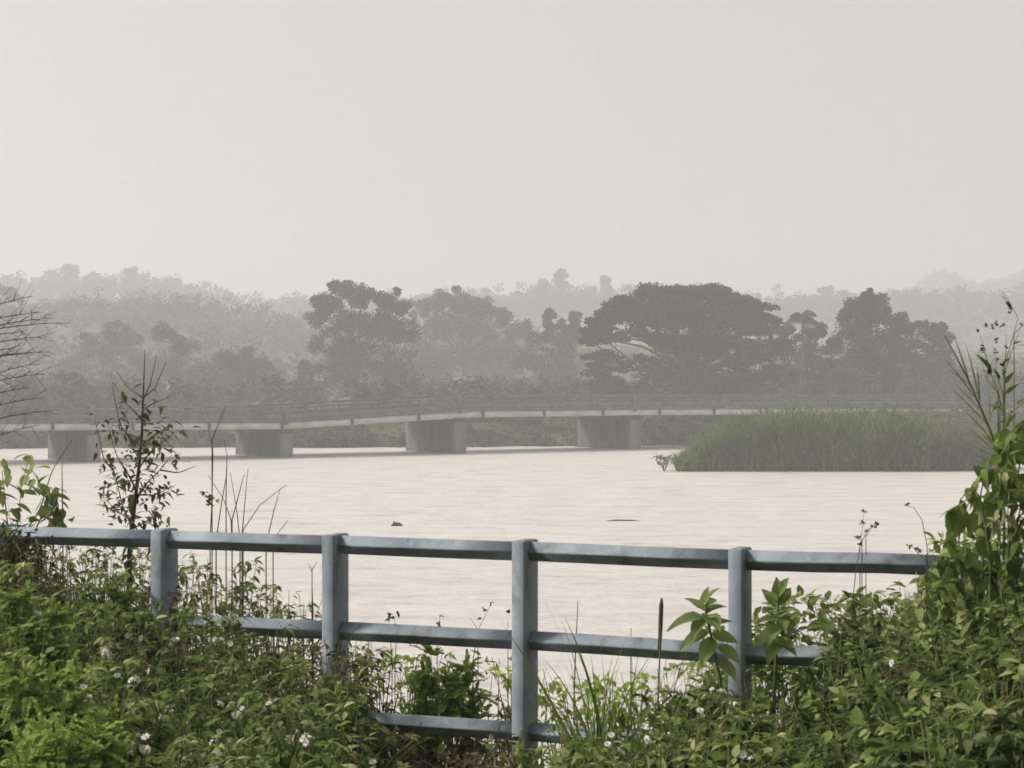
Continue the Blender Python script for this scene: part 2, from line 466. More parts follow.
for off in (BW - .16, -BW + .16):
    mb = MB()
    for zz, hh, tt in ((1.02, .18, .2), (.66, .16, .12)):
        mb.sweep([(-tt / 2 + off, zz - hh / 2), (tt / 2 + off, zz - hh / 2), (tt / 2 + off, zz + hh / 2), (-tt / 2 + off, zz + hh / 2)], [bpt(s, 0, bz(s)) for s in ss], SDS)
    mb.sweep([(-.15 + off, .004), (.15 + off, .004), (.15 + off, .42), (-.15 + off, .42)], [bpt(s, 0, bz(s)) for s in ss], SDS)
    rl = mb.build('railing', M['rail_concrete'], bridge)
    base = None
    npost = 98
    for k in range(npost):
        s = (k + .5) / npost * NS
        if base is None:
            b2 = MB(); b2.box((0, 0, .55), (.2, .17, .74), R3); base = b2.mesh('railing_post', M['rail_concrete'])
        o = bpy.data.objects.new('railing_post', base); COL.objects.link(o); o.parent = rl
        p = bpt(s, off, bz(s)) - np.array(bridge.location)
        o.location = p
dm = None
for s in np.arange(.18, NS, .36):
    if dm is None:
        b2 = MB(); b2.box((0, 0, -.5), (.2, .16, .62), R3); dm = b2.mesh('drain_spout', M['pier'])
    o = bpy.data.objects.new('drain_spout', dm); COL.objects.link(o); o.parent = bridge
    o.location = bpt(s, BW + .09, bz(s)) - np.array(bridge.location)

# ------------------------------------------------------------------ trees
def crown_leaves(mb, clumps, per, leaf, flat=0.7, mi=0, droop=0.0, soft=.55):
    """clumps: list of (centre, radius); leaf-sized faces spread through each clump's volume"""
    c = np.array([k[0] for k in clumps]); r = np.array([k[1] for k in clumps])
    N = len(c) * per
    ci = np.repeat(np.arange(len(c)), per)
    d = unit(N) * (rng.random(N) ** soft)[:, None]
    d[:, 2] *= flat
    pos = c[ci] + d * r[ci][:, None]
    dr = unit(N); dr[:, 2] = dr[:, 2] * .6 - droop
    up = unit(N) * .8 + np.array([0, 0, 1.0])
    mb.scatter(Q1, pos, dr, up, leaf * (0.6 + .8 * rng.random(N)), mi)

def ellipsoid_clumps(c, rad, n, rc, shell=.6, lower=.2):
    out = []
    c = np.asarray(c, float); rad = np.asarray(rad, float)
    while len(out) < n:
        d = unit(1)[0]
        if d[2] < 0 and rng.random() > lower + .4: continue
        q = shell + (1 - shell) * rng.random()
        out.append((c + d * rad * q, rc * (.6 + .8 * rng.random())))
    return out

def limbs(mb, base, top, targets, r0):
    base = np.asarray(base, float); top = np.asarray(top, float)
    n = 6
    pts = [base + (top - base) * t + np.array([math.sin(t * 3) * .15, math.cos(t * 4) * .1, 0]) * r0 * 3 for t in np.linspace(0, 1, n)]
    mb.tube(pts, np.linspace(r0, r0 * .55, n), 7)
    for t in targets:
        t = np.asarray(t, float); a = pts[-1] * .7 + pts[-2] * .3 if rng.random() < .6 else pts[-2]
        m_ = (a + t) / 2 + np.array([0, 0, .12]) * np.linalg.norm(t - a) * rng.normal()
        mb.tube([a, (a + m_) / 2 + rng.normal(size=3) * .1 * r0, m_, t], [r0 * .4, r0 * .3, r0 * .22, r0 * .08], 5)

def gz1(x, y): return float(terrain(np.array([x]), np.array([y]))[0])

def tree(name, label, px, Y, clumps_px, mat, per=60, leaf=.35, r0=.35, flat=.75, cat='tree', group=None, squash=.75):
    """clumps_px: (px, py, radius_px, count): places where the crown bulges, at the tree's own depth"""
    x = (px - 512) * Y / F
    g = gz1(x, Y) - .2
    root = tag(empty(name, (x, Y, g)), label, cat, group)
    cl = []; tg = []
    for (cx, cy, rp, n) in clumps_px:
        c = P(cx, cy, Y); R = rp * Y / F
        tg.append(c)
        for k in range(n):
            d = unit(1)[0] * rng.random() ** .4
            cc = c + d * np.array([R, R * 1.0, R * squash])
            cl.append((cc, R * (.38 + .3 * rng.random())))
    mb = MB(); crown_leaves(mb, cl, int(per * 4.2), leaf * .5, flat)
    cr = mb.build('crown', mat, root)
    tp = np.mean(np.array(tg), 0); tp[0] = tp[0] * .5 + x * .5; tp[1] = Y; tp[2] = g + (tp[2] - g) * .6
    mb = MB(); limbs(mb, (x, Y, g), tp, tg, r0)
    mb.build('trunk', M['bark'], root, smooth=True)
    return root

# the great umbrella-crowned tree behind the bridge
tree('rain_tree', 'huge dark umbrella-crowned tree, widest one behind the bridge', 690, 246,
     [(650, 294, 20, 20), (672, 295, 18, 20), (695, 292, 18, 20), (718, 296, 20, 20), (740, 302, 18, 18), (758, 310, 16, 14), (772, 318, 12, 8), (628, 301, 18, 16), (612, 311, 17, 16), (600, 320, 14, 12), (650, 309, 16, 14), (675, 307, 16, 14), (695, 306, 16, 14), (716, 309, 16, 14), (736, 314, 16, 14), (756, 320, 16, 12), (628, 312, 15, 12), (594, 330, 13, 12), (588, 341, 11, 9), (600, 338, 12, 8),
      (635, 318, 22, 16), (660, 318, 24, 22), (690, 316, 26, 24), (720, 322, 26, 24), (750, 328, 22, 18), (612, 336, 18, 8), (640, 336, 18, 8), (672, 342, 24, 18), (700, 345, 28, 26), (730, 350, 30, 26), (760, 350, 26, 20), (778, 345, 16, 10), (600, 358, 16, 8), (622, 366, 18, 8), (645, 362, 16, 6), (660, 378, 22, 14), (590, 372, 16, 8), (610, 388, 20, 12), (640, 392, 20, 12), (690, 375, 30, 24), (720, 382, 30, 24), (755, 380, 28, 20), (780, 375, 22, 14)],
     M['tree_dark'], per=48, leaf=.42, r0=.7, flat=.42, squash=.5)
tree('broadleaf_tree', 'ragged round-topped tree with gaps of sky in its crown, left of centre', 355, 300,
     [(340, 290, 12, 14), (362, 296, 15, 18), (325, 302, 14, 14), (385, 302, 14, 14), (395, 292, 5, 5), (403, 308, 10, 9), (318, 318, 12, 10), (345, 318, 20, 16), (378, 325, 22, 18), (400, 335, 20, 16), (330, 345, 20, 14), (360, 350, 22, 16), (395, 365, 25, 18), (340, 378, 24, 16), (310, 372, 14, 8), (350, 283, 5, 4), (331, 284, 4, 3)],
     M['tree'], per=55, leaf=.42, r0=.5)
tree('broadleaf_tree', 'wide pale hazy mound-shaped tree between the ragged tree and the umbrella tree', 462, 400,
     [(420, 306, 13, 10), (440, 302, 13, 12), (460, 303, 14, 12), (480, 306, 14, 12), (500, 315, 14, 10), (515, 330, 14, 10), (440, 325, 22, 16), (475, 330, 25, 18), (505, 350, 22, 14), (430, 352, 24, 14), (465, 362, 28, 18), (500, 378, 22, 14), (420, 378, 22, 12), (457, 291, 6, 4)],
     M['tree_pale'], per=60, leaf=.55, r0=.5)
tree('broadleaf_tree', 'slim hazy tree with a bent top just left of the umbrella tree', 552, 345,
     [(548, 316, 7, 6), (556, 325, 10, 8), (574, 317, 7, 9), (575, 325, 8, 9), (578, 334, 10, 9), (565, 333, 9, 8), (540, 340, 14, 10), (560, 345, 18, 14), (530, 360, 18, 12), (565, 370, 22, 14), (540, 385, 22, 12), (510, 392, 18, 8)],
     M['tree'], per=55, leaf=.45, r0=.3)
tree('broadleaf_tree', 'dense conical dark tree right of the palm beyond the bridge', 872, 262,
     [(870, 297, 9, 10), (860, 304, 11, 10), (882, 306, 12, 12), (850, 312, 12, 10), (872, 318, 18, 16), (895, 322, 14, 12), (905, 330, 10, 8), (855, 332, 18, 16), (885, 340, 22, 18), (865, 355, 25, 20), (895, 362, 25, 18), (850, 378, 25, 16), (885, 385, 28, 16), (868, 290, 4, 3)],
     M['tree'], per=60, leaf=.38, r0=.45)
tree('broadleaf_tree', 'smaller dark tree with an open crown at the right end of the tree row', 928, 275,
     [(922, 325, 8, 7), (935, 328, 10, 8), (945, 340, 9, 7), (925, 342, 14, 12), (938, 356, 16, 12), (920, 366, 20, 14), (945, 375, 16, 8), (930, 388, 22, 12)],
     M['tree'], per=55, leaf=.4, r0=.35)
tree('broadleaf_tree', 'low leafy tree filling the gap beneath the palm', 810, 268,
     [(790, 335, 12, 8), (815, 332, 12, 8), (830, 345, 12, 8), (800, 355, 20, 14), (830, 365, 20, 14), (790, 380, 22, 14), (825, 388, 24, 14)],
     M['tree_dark'], per=60, leaf=.4, r0=.3)
tree('broadleaf_tree', 'hazy grey round tree behind the bare branches at the left edge', 2, 520,
     [(-10, 290, 12, 10), (8, 292, 11, 9), (20, 300, 8, 6), (-5, 310, 20, 14), (15, 320, 18, 12), (-5, 340, 24, 14)], M['tree'], per=50, leaf=.6, r0=.4)
tree('broadleaf_tree', 'broad dark bush-like tree above the left bridge pier', 238, 320,
     [(225, 362, 12, 10), (245, 358, 12, 10), (260, 368, 12, 10), (215, 378, 18, 12), (240, 380, 20, 14), (265, 385, 18, 12)], M['tree'], per=60, leaf=.45, r0=.3)
tree('broadleaf_tree', 'hazy low tree behind the leafy sapling', 172, 330,
     [(160, 335, 14, 8), (180, 345, 14, 9), (150, 360, 20, 10), (180, 370, 22, 12), (200, 380, 18, 10), (150, 385, 20, 10)], M['tree_pale'], per=60, leaf=.5, r0=.3)
tree('broadleaf_tree', 'grey tree with a double crown left of the sapling', 100, 350,
     [(110, 330, 12, 8), (128, 336, 12, 8), (90, 345, 14, 8), (115, 360, 22, 12), (80, 372, 22, 12), (120, 388, 22, 10), (60, 385, 22, 10)], M['tree_pale'], per=60, leaf=.5, r0=.3)

def palm(px, py, Y, label):
    top = P(px, py, Y); x = top[0]; g = gz1(x, Y) - .2
    root = tag(empty('palm_tree', (x, Y, g)), label, 'palm')
    mb = MB(); mb.tube([(x + math.sin(t * 2) * .4, Y, g + (top[2] - g) * t) for t in np.linspace(0, 1, 7)], np.linspace(.28, .16, 7), 7)
    tx = x + math.sin(2) * .4
    mb.build('trunk', M['bark'], root, smooth=True)
    for k in range(16):
        a = k / 16 * 2 * math.pi + rng.random() * .3; e = .15 + 1.0 * rng.random(); L = 3.6 * (.8 + .4 * rng.random())
        pts = []
        for t in np.linspace(0, 1, 8):
            rr = L * t * math.cos(e) * (1 - .15 * t); zz = L * (math.sin(e) * t - .75 * t * t)
            pts.append([tx + math.cos(a) * rr, Y + math.sin(a) * rr, top[2] + zz])
        pts = np.array(pts)
        mb = MB(); mb.tube(pts, np.linspace(.05, .015, 8), 4)
        tt = np.repeat(np.linspace(.15, 1, 30), 2)
        pp = np.stack([np.interp(tt, np.linspace(0, 1, 8), pts[:, j]) for j in range(3)], 1)
        tg = np.array([math.cos(a), math.sin(a), -.1]); sdv = np.array([-math.sin(a), math.cos(a), 0])
        sg = np.tile([1, -1], 30)[:, None]
        dd = sdv * sg + tg * .6 + np.array([0, 0, -.45]) + rng.normal(size=(60, 3)) * .12
        mb.scatter(L_PALM, pp, dd, np.array([0, 0, 1.0]), 1.15 * np.sin(np.pi * (.15 + .8 * tt)) + .2)
        mb.build('frond', M['tree_dark'], root)
palm(800, 318, 258, 'palm tree with drooping fronds between the umbrella tree and the conical tree')
palm(768, 330, 270, 'half hidden palm tree against the right side of the umbrella tree')

# lone crowns standing above the far ridge
SKY = [(70, 270, 9, 1000, 'round hazy tree crown, tallest on the left ridge'), (95, 276, 6, 1000, 'pointed hazy tree crown right of the tallest on the left ridge'),
       (130, 274, 11, 1010, 'broad hazy tree crown on the left ridge above the sapling'),
       (540, 285, 8, 980, 'low round hazy crown beside the tall slim crown on the ridge'), (561, 274, 8, 980, 'tall slim hazy tree with round head, highest on the middle ridge'),
       (606, 281, 7, 990, 'second slim round-headed hazy tree left above the umbrella tree'), (825, 291, 9, 1020, 'faint crown on the ridge behind the palm')]
for (px, py, rp, Y, lb) in SKY:
    tree('ridge_tree', lb, px, Y, [(px, py, rp * .8, 12), (px, py + rp * .8, rp * .6, 8), (px + rp * .1, py + rp * 1.5, rp * .6, 7), (px - rp * .4, py + rp * 1.0, rp * .6, 5), (px + rp * .3, py + rp * 1.3, rp * .6, 5), (px, py + rp * 2.2, rp * .6, 6)],
         M['wood'], per=34, leaf=1.2, r0=.4, group='lone crowns on the far ridge')

# far-off woods that read as one mass
def woods(name, label, n, y0, y1, H, leaf, per, ncl, mat, pxr=(-140, 1160), keep=None):
    mb = MB(); cl = []
    Y = y0 + (y1 - y0) * rng.random(n)
    px = pxr[0] + (pxr[1] - pxr[0]) * rng.random(n)
    X = (px - 512) * Y / F
    ok = np.ones(n, bool) if keep is None else keep(px, Y)
    X, Y = X[ok], Y[ok]
    G = terrain(X, Y)
    for x, y, g in zip(X, Y, G):
        h = H * (.6 + .6 * rng.random()); r = h * (.38 + .2 * rng.random())
        for k in range(ncl):
            d = unit(1)[0] * rng.random() ** .35
            cl.append((np.array([x, y, g + h * .44]) + d * np.array([r, r, h * .5]), r * (.3 + .25 * rng.random())))
    crown_leaves(mb, cl, per, leaf, .8, soft=.5)
    o = mb.build(name, mat); tag(o, label, 'woods', kind='stuff'); return o
woods('ridge_woods', 'continuous hazy woodland along the far ridge', 620, 960, 1100, 13, .85, 46, 9, M['wood'])
woods('slope_woods', 'mid distance hazy woodland covering the lower slope', 640, 560, 720, 10, .5, 38, 10, M['wood'], pxr=(-140, 1160))
woods('slope_woods', 'open scrub woodland between the tree row and the ridges', 470, 380, 560, 7, .7, 16, 9, M['tree_pale'], keep=lambda px, Y: (rng.random(len(px)) < .75))
woods('slope_woods', 'thin hazy woodland on the upper slope below the far ridge', 420, 700, 980, 9, .8, 18, 8, M['wood'])
woods('bank_thicket', 'continuous thicket of bushes along the far river bank', 300, 224, 330, 4.2, .34, 34, 10, M['thicket'], keep=lambda px, Y: Y > shore_y((px - 512) * Y / F) + 14)
mb = MB(); cl = []
for k in range(900):
    q = (-80 + 1240 * rng.random()); Yq = 200.0
    for _ in range(4): Yq = float(shore_y((q - 512) * Yq / F))
    Yq += -.3 + 15 * rng.random() ** 1.3; x = (q - 512) * Yq / F; g = max(gz1(x, Yq), 0); h = .7 + 1.3 * rng.random()
    for e in range(5): cl.append((np.array([x + rng.normal() * .5, Yq + rng.normal() * .4, g + h * rng.random() * .8]), .3 + .3 * rng.random()))
crown_leaves(mb, cl, 16, .2, .9)
tag(mb.build('bank_scrub', leaf_mat('scrub_leaf', [(0, (.045, .06, .025)), (.6, (.085, .1, .045)), (1, (.16, .15, .09))], .2, .8, patch=.12)), 'low scrub on the muddy edge of the far river bank', 'scrub', kind='stuff')
mb = MB(); cl = []
for k in range(48):  # unseen trees behind the camera, added to shade the fence fronts
    x = -34 + 68 * rng.random(); y = -10 - 13 * rng.random(); h = 5.2 * (.7 + .6 * rng.random()); g = gz1(x, y)
    for q in range(12):
        d = unit(1)[0] * rng.random() ** .35; cl.append((np.array([x, y, g + h * .5]) + d * np.array([2.2, 2.2, h * .5]), .9 + .7 * rng.random()))
for k in range(34):  # unseen trees on the right, added to shade post sides and weeds
    x = 6.8 + 14 * rng.random(); y = -6 + 18 * rng.random(); h = 10 * (.7 + .6 * rng.random()); g = gz1(x, y)
    for q in range(12):
        d = unit(1)[0] * rng.random() ** .35; cl.append((np.array([x, y, g + h * .5]) + d * np.array([2.0, 2.0, h * .5]), .9 + .6 * rng.random()))
crown_leaves(mb, cl, 34, .5, .8)
tag(mb.build('unseen_shade_woods', M['tree']), 'unseen wood added behind and to the right of the viewpoint to block light', 'woods', kind='stuff')
woods('hill_forest', 'very faint forest covering the most distant hill', 700, 1560, 1720, 8, 1.1, 14, 8, M['wood'], pxr=(870, 1160))

# ------------------------------------------------------------------ reed island in the river
def blades(mb, pos, L, lean, w, az=None, n=6, droop=.6, mi=0):
    """curved grass blades"""
    N = len(pos)
    if az is None: az = rng.random(N) * 2 * np.pi
    ts = np.linspace(0, 1, n)
    L = np.broadcast_to(L, (N,)); lean = np.broadcast_to(lean, (N,))
    ang = lean[:, None] + droop * (ts[None, :] ** 2) * (.5 + rng.random(N))[:, None]
    ds = (L / (n - 1))[:, None]
    rr = np.cumsum(np.sin(ang) * ds, 1) - np.sin(ang[:, :1]) * ds; zz = np.cumsum(np.cos(ang) * ds, 1) - np.cos(ang[:, :1]) * ds
    cx = pos[:, 0:1] + rr * np.cos(az)[:, None]; cy = pos[:, 1:2] + rr * np.sin(az)[:, None]; cz = pos[:, 2:3] + zz
    c = np.stack([cx, cy, cz], -1)
    fa = rng.random(N) * np.pi
    sv = np.stack([np.cos(fa), np.sin(fa), np.zeros(N)], -1)[:, None, :]
    wd = (np.broadcast_to(w, (N,))[:, None] * (1 - ts[None, :] ** 1.6 * .97) * .5)[:, :, None]
    v = np.stack([c - sv * wd, c + sv * wd], 2).reshape(N, n * 2, 3)
    q = np.array([[2 * i, 2 * i + 1, 2 * i + 3, 2 * i + 2] for i in range(n - 1)])
    qq = q[None] + (np.arange(N) * n * 2)[:, None, None]
    mb.add(v.reshape(-1, 3), qq.reshape(-1, 4), mi=mi)

def reed_patch(name, label, n, pxs, tops, Ya, Yb, mat, dens=None):
    mb = MB()
    Y = Ya + (Yb - Ya) * rng.random(n)
    px = pxs[0] + (pxs[-1] - pxs[0]) * rng.random(n)
    X = (px - 512) * Y / F
    top = np.interp(px, pxs, tops) + 3.5 * np.sin(px * .13 + Y) + 2.5 * np.sin(px * .31 + Y * 1.7) + np.abs(rng.normal(size=n)) * 4 - 5 * (rng.random(n) < .06)
    zt = ZC - (top - HOR) * Ya / F
    L = np.clip(zt * (.5 + .62 * rng.random(n) ** .7), .3, 6)
    bl = 7
    pos = np.repeat(np.stack([X, Y, np.full(n, -.15)], -1), 1, 0)
    blades(mb, pos, L, np.abs(rng.normal(size=n)) * .1, .075, n=5, droop=.4)
    # leaves along each cane
    k = rng.integers(0, n, n * bl)
    t = .15 + .8 * rng.random(n * bl)
    p2 = pos[k].copy(); p2[:, 2] += L[k] * t * .93; p2[:, :2] += rng.normal(size=(n * bl, 2)) * .12
    blades(mb, p2, 1.3 * (.5 + .8 * rng.random(n * bl)), .1 + .4 * rng.random(n * bl), .085, n=4, droop=1.15)
    # a low skirt of leaves over the water line
    o = mb.build(name, mat); tag(o, label, 'reeds', kind='stuff'); return o
reed_patch('reed_bed', 'dense bed of tall green reeds standing in the river', 3800, [678, 688, 697, 708, 728, 762, 800, 840, 880, 905, 930], [466, 458, 446, 434, 422, 412, 408, 410, 408, 413, 424], 145, 153, M['reed'])
reed_patch('reed_bed', 'lower brownish reeds on the right end of the reed bed', 1100, [905, 940, 960, 985, 1010], [416, 424, 430, 434, 446], 146, 153, M['reed_brown'])
mb = MB(); gxs = np.linspace(-1, 1, 25)
cI = P(838, 472, 149); 
ring = [(cI[0] + math.cos(a) * 12.0, 149.4 + math.sin(a) * 3.6) for a in np.linspace(0, 2 * math.pi, 40, endpoint=False)]
mb.add([[x, y, -.3] for x, y in ring] + [[cI[0] + (x - cI[0]) * .9, 149.4 + (y - 149.4) * .8, .12] for x, y in ring], [[i, (i + 1) % 40, 40 + (i + 1) % 40, 40 + i] for i in range(40)])
mb.add([[cI[0] + (x - cI[0]) * .9, 149.4 + (y - 149.4) * .8, .12] for x, y in ring] + [[cI[0], 149.4, .2]], None, [[i, (i + 1) % 40, 40] for i in range(40)])
tag(mb.build('mud_bank', M['ground']), kind='structure')
x0, y0_, z0 = P(664, 471, 146)
sh = tag(empty('pale_shrub', (x0, y0_, 0)), 'small pale twiggy shrub at the left tip of the reed bed', 'shrub')
mb = MB()
for k in range(14):
    a = rng.random() * 6.28; l = .5 + .8 * rng.random()
    mb.tube([(x0, y0_, -.1), (x0 + math.cos(a) * .2, y0_ + math.sin(a) * .2, l * .5), (x0 + math.cos(a) * .5 * l, y0_ + math.sin(a) * .5 * l, l)], [.02, .015, .008], 4)
mb.build('stem', M['twig'], sh)
mb = MB(); crown_leaves(mb, [((x0 + rng.normal() * .3, y0_ + rng.normal() * .3, .4 + rng.random() * .7), .3) for k in range(10)], 16, .13); mb.build('foliage', M['straw'], sh)

# ------------------------------------------------------------------ driftwood
def drift(px, py, label, L, twigs, k=1.0):
    Y = ZC * F / (py - HOR); x = (px - 512) * Y / F
    r = tag(empty('driftwood', (x, Y, 0)), label, 'driftwood')
    mb = MB()
    mb.tube([(x - L / 2, Y, .0), (x - L * .2, Y + .1, .07 * k), (x + L * .2, Y + .05, .06 * k), (x + L / 2, Y - .1, -.02)], [.05 * k, .1 * k, .1 * k, .04 * k], 7)
    mb.build('log', M['drift'], r, smooth=True)
    if twigs:
        mb = MB()
        for (dx, h) in twigs: mb.tube([(x + dx, Y, .03), (x + dx - .03, Y, h * .6), (x + dx - .06, Y + .1, h)], [.07, .06, .035], 5)
        mb.build('branch_stub', M['drift'], r, smooth=True)
drift(397, 526, 'dark snag with two stubs poking out of the river', .5, [(-.1, .2), (.17, .12)])
drift(624, 521, 'long thin dark log floating low in mid river', 1.7, None, .4)

# ------------------------------------------------------------------ fence
RAILZ = [ZC - .822, ZC - 1.256, ZC - 1.70]
fence = tag(empty('railing_fence', (POSTS[7][0], POSTS[7][1], gz1(*POSTS[7]))), 'weathered blue-grey three-rail fence along the top of the river bank', 'fence')
ft = np.gradient(POSTS, axis=0); ft /= np.linalg.norm(ft, axis=1)[:, None]
PW, PD = .066, .18
for i, (x, y) in enumerate(POSTS):
    t = np.array([ft[i][0], ft[i][1], 0]); nrm = np.array([t[1], -t[0], 0])
    Rm = np.stack([t, nrm, [0, 0, 1]], 1)
    zb = gz1(x, y) - .3; zt = RAILZ[0] + .055
    mb = MB(); c = .006
    prof = np.array([(-PW/2 + c, -PD/2), (PW/2 - c, -PD/2), (PW/2, -PD/2 + c), (PW/2, PD/2 - c), (PW/2 - c, PD/2), (-PW/2 + c, PD/2), (-PW/2, PD/2 - c), (-PW/2, -PD/2 + c)])
    lv = []
    for z, k in ((zb, 1), (zt - .008, 1), (zt, .86)):
        pk = prof * k
        lv.append(np.array([x, y, z]) + pk[:, 0:1] * t + pk[:, 1:2] * nrm)
    v = np.concatenate(lv); q = []
    for l in range(2):
        for j in range(8): q.append([l * 8 + j, l * 8 + (j + 1) % 8, (l + 1) * 8 + (j + 1) % 8, (l + 1) * 8 + j])
    mb.add(v, q, [[16, 16 + j, 17 + j] for j in range(1, 7)])
    mb.build('post', M['fence'], fence)
hd = .047
for i in range(len(POSTS) - 1):
    a, b = POSTS[i], POSTS[i + 1]; d = (b - a) / np.linalg.norm(b - a)
    a2 = a + d * (PW / 2 - .004); b2 = b - d * (PW / 2 - .004)
    nrm = np.array([d[1], -d[0], 0])
    for z in RAILZ:
        e = .006
        prof = [(hd - e, -e), (hd, 0), (hd - e, e), (e, hd - e), (0, hd), (-e, hd - e), (-hd + e, e), (-hd, 0), (-hd + e, -e), (-e, -hd + e), (0, -hd), (e, -hd + e)]
        pts = [(a2[0] + (b2[0] - a2[0]) * s, a2[1] + (b2[1] - a2[1]) * s, z + rng.normal() * .0015) for s in (0, .33, .66, 1)]
        mb = MB(); mb.sweep(prof, pts, np.tile(nrm, (4, 1)))
        mb.build('rail', M['fence'], fence)

# ------------------------------------------------------------------ undergrowth
SF = np.array([(-300, 535), (-100, 520), (0, 528), (28, 536), (46, 560), (110, 568), (150, 594), (175, 604), (200, 602), (235, 608), (300, 622), (335, 640), (352, 690), (380, 738), (440, 752), (505, 750), (540, 742), (590, 702), (620, 690), (660, 680), (700, 670), (730, 676), (780, 672), (825, 668), (845, 640), (880, 612), (920, 596), (950, 566), (1000, 548), (1100, 520), (1300, 500)], float)
SB = np.array([(-300, 510), (0, 522), (60, 532), (100, 540), (180, 565), (210, 550), (250, 575), (300, 598), (340, 622), (360, 645), (420, 652), (500, 655), (560, 668), (620, 675), (680, 665), (720, 640), (760, 605), (800, 592), (850, 598), (900, 588), (940, 562), (1000, 522), (1300, 500)], float)

SLOPE = 62.0
def lumps(px, Y):
    return 15 * np.sin(px * .043 + Y * 2.1) + 13 * np.sin(px * .105 + 1 - Y * 3.3) + 10 * np.sin(px * .21 + Y * 5) + 6
def near_fern(px, Y):
    d = np.full(np.shape(px), 9.0)
    for (a, b, w) in FERN_SPOTS:
        d = np.minimum(d, np.hypot((px - a) / 42, (Y - b) / .55) / w)
    return d
def env_y(px, py, up=10):
    """depth at which the top of the weeds is seen at px, py"""
    Y = 9.0
    S = float(np.interp(px, SF[:, 0], SF[:, 1]))
    for _ in range(8):
        fy = float(fence_y((px - 512) * Y / F)); Y = min(fy - .12, fy - .15 - (py + up - S) / SLOPE)
    return max(Y, 6.3)

def plant_batch(mbL, mbS, X, Y, ztop, tmpl, lsize, nbr=6, nlf=6, spread=.16, bare=.25):
    """leafy weeds: a stem each, side branches, leaves on the branches"""
    for x, y, zt in zip(X, Y, ztop):
        g = gz1(x, y)
        H = zt - g
        if H < .12: continue
        lean = rng.normal(size=2) * .1 * H
        top = np.array([x + lean[0], y + lean[1], zt])
        base = np.array([x, y, g - .02])
        mid = (base + top) / 2 + np.append(rng.normal(size=2) * .05 * H, 0)
        mbS.tube([base, mid, top], [.006, .004, .0015], 3)
        nb = max(3, int(nbr * (.6 + .5 * H)))
        tb = bare + (1 - bare) * rng.random(nb) ** .8
        B = np.where(tb[:, None] < .5, base + (mid - base) * (tb[:, None] * 2), mid + (top - mid) * (tb[:, None] * 2 - 1))
        a = rng.random(nb) * 6.283
        bl = spread * (.4 + rng.random(nb)) * (1.25 - .7 * tb)
        D = np.stack([np.cos(a), np.sin(a), .5 + .5 * rng.random(nb)], -1); D /= np.linalg.norm(D, axis=1)[:, None]
        n = nb * nlf
        k = np.repeat(np.arange(nb), nlf); u = .2 + .8 * rng.random(n)
        pos = B[k] + D[k] * (bl[k] * u)[:, None]
        dr = D[k] * .7 + unit(n) * .9; dr[:, 2] = dr[:, 2] * .6 - .12
        sz = lsize * (.55 + .8 * rng.random(n))
        up = np.array([0, 0, 1.0]) + unit(n) * .55
        pos[:, 2] = np.minimum(pos[:, 2], zt)
        mbL.scatter(tmpl, pos, dr, up, sz)

def bed(name, label, n, pxr, ya, yb, sil, jit, mats, tmpl, lsize, keep=None, behind=False, cat='undergrowth', minfrac=.0, **kw):
    px = pxr[0] + (pxr[1] - pxr[0]) * rng.random(n)
    fr = rng.random(n)
    X = np.zeros(n); Y = np.full(n, 9.5)
    for _ in range(4):
        X = (px - 512) * Y / F; fy = fence_y(X)
        Y = (fy + ya + (yb - ya) * fr)
    S = np.interp(px, sil[:, 0], sil[:, 1]) + np.abs(rng.normal(size=n)) * jit
    if not behind: S = S + np.maximum(fence_y(X) - .15 - Y, 0) * SLOPE + lumps(px, Y)        # the mass gets lower towards the path
    zt = ZC - (S - HOR) * Y / F
    g = terrain(X, Y)
    zt = np.minimum(zt, g + 1.6 + (3.0 if behind else 0))
    ok = np.ones(n, bool) if keep is None else keep(px, Y)
    if not behind: ok &= near_fern(px, Y) > 1.0
    mbL, mbS = MB(), MB()
    plant_batch(mbL, mbS, X[ok], Y[ok], zt[ok], tmpl, lsize, **kw)
    # stems and leaves of one mass in one mesh: stems take the second material slot
    for v in mbS.v: pass
    off = mbL.n
    for q in mbS.fq: mbL.fq.append(q + off); mbL.mq.append(np.ones(len(q), int))
    for t in mbS.ft: mbL.ft.append(t + off); mbL.mt.append(np.ones(len(t), int))
    mbL.v += mbS.v; mbL.n += mbS.n
    o = mbL.build(name, mats); tag(o, label, cat, kind='stuff')
    return o

FERN_SPOTS = [(10, env_y(10, 625, 0), .9), (22, env_y(22, 700, 0), 1.25), (60, env_y(60, 745, 0), .8)]
# in front of the fence
bed('undergrowth', 'tangled green weeds in front of the fence on the left', 800, (-90, 350), -3.2, -.16, SF, 20, [M['weed'], M['stem']], L_OV2, .05, nbr=9, nlf=8)
bed('undergrowth', 'darker narrow-leaved weeds mixed in on the left', 300, (-90, 350), -2.6, -.12, SF, 24, [M['weed_dark'], M['stem']], L_LA, .07, nbr=7, nlf=6)
bed('undergrowth', 'low tangled green weeds beneath the middle of the fence', 240, (330, 610), -2.4, -.14, SF, 10, [M['weed'], M['stem']], L_OV2, .06, nbr=6, nlf=6)
bed('dry_undergrowth', 'brown dried weeds under the bottom rail between the middle posts', 170, (335, 520), -.5, .35, SF - np.array([0, 14.]), 12, [M['dry'], M['twig']], L_LA, .06, nbr=6, nlf=5)
bed('undergrowth', 'dense leafy weeds in front of the fence on the right', 430, (570, 1100), -3.2, -.14, SF, 18, [M['weed'], M['stem']], L_OV, .052, nbr=9, nlf=8)
bed('undergrowth', 'narrow-leaved weeds tangled through the right bank', 380, (590, 1100), -3.1, -.14, SF + np.array([0, 3.]), 24, [M['weed_dark'], M['stem']], L_LA, .085, nbr=8, nlf=7)
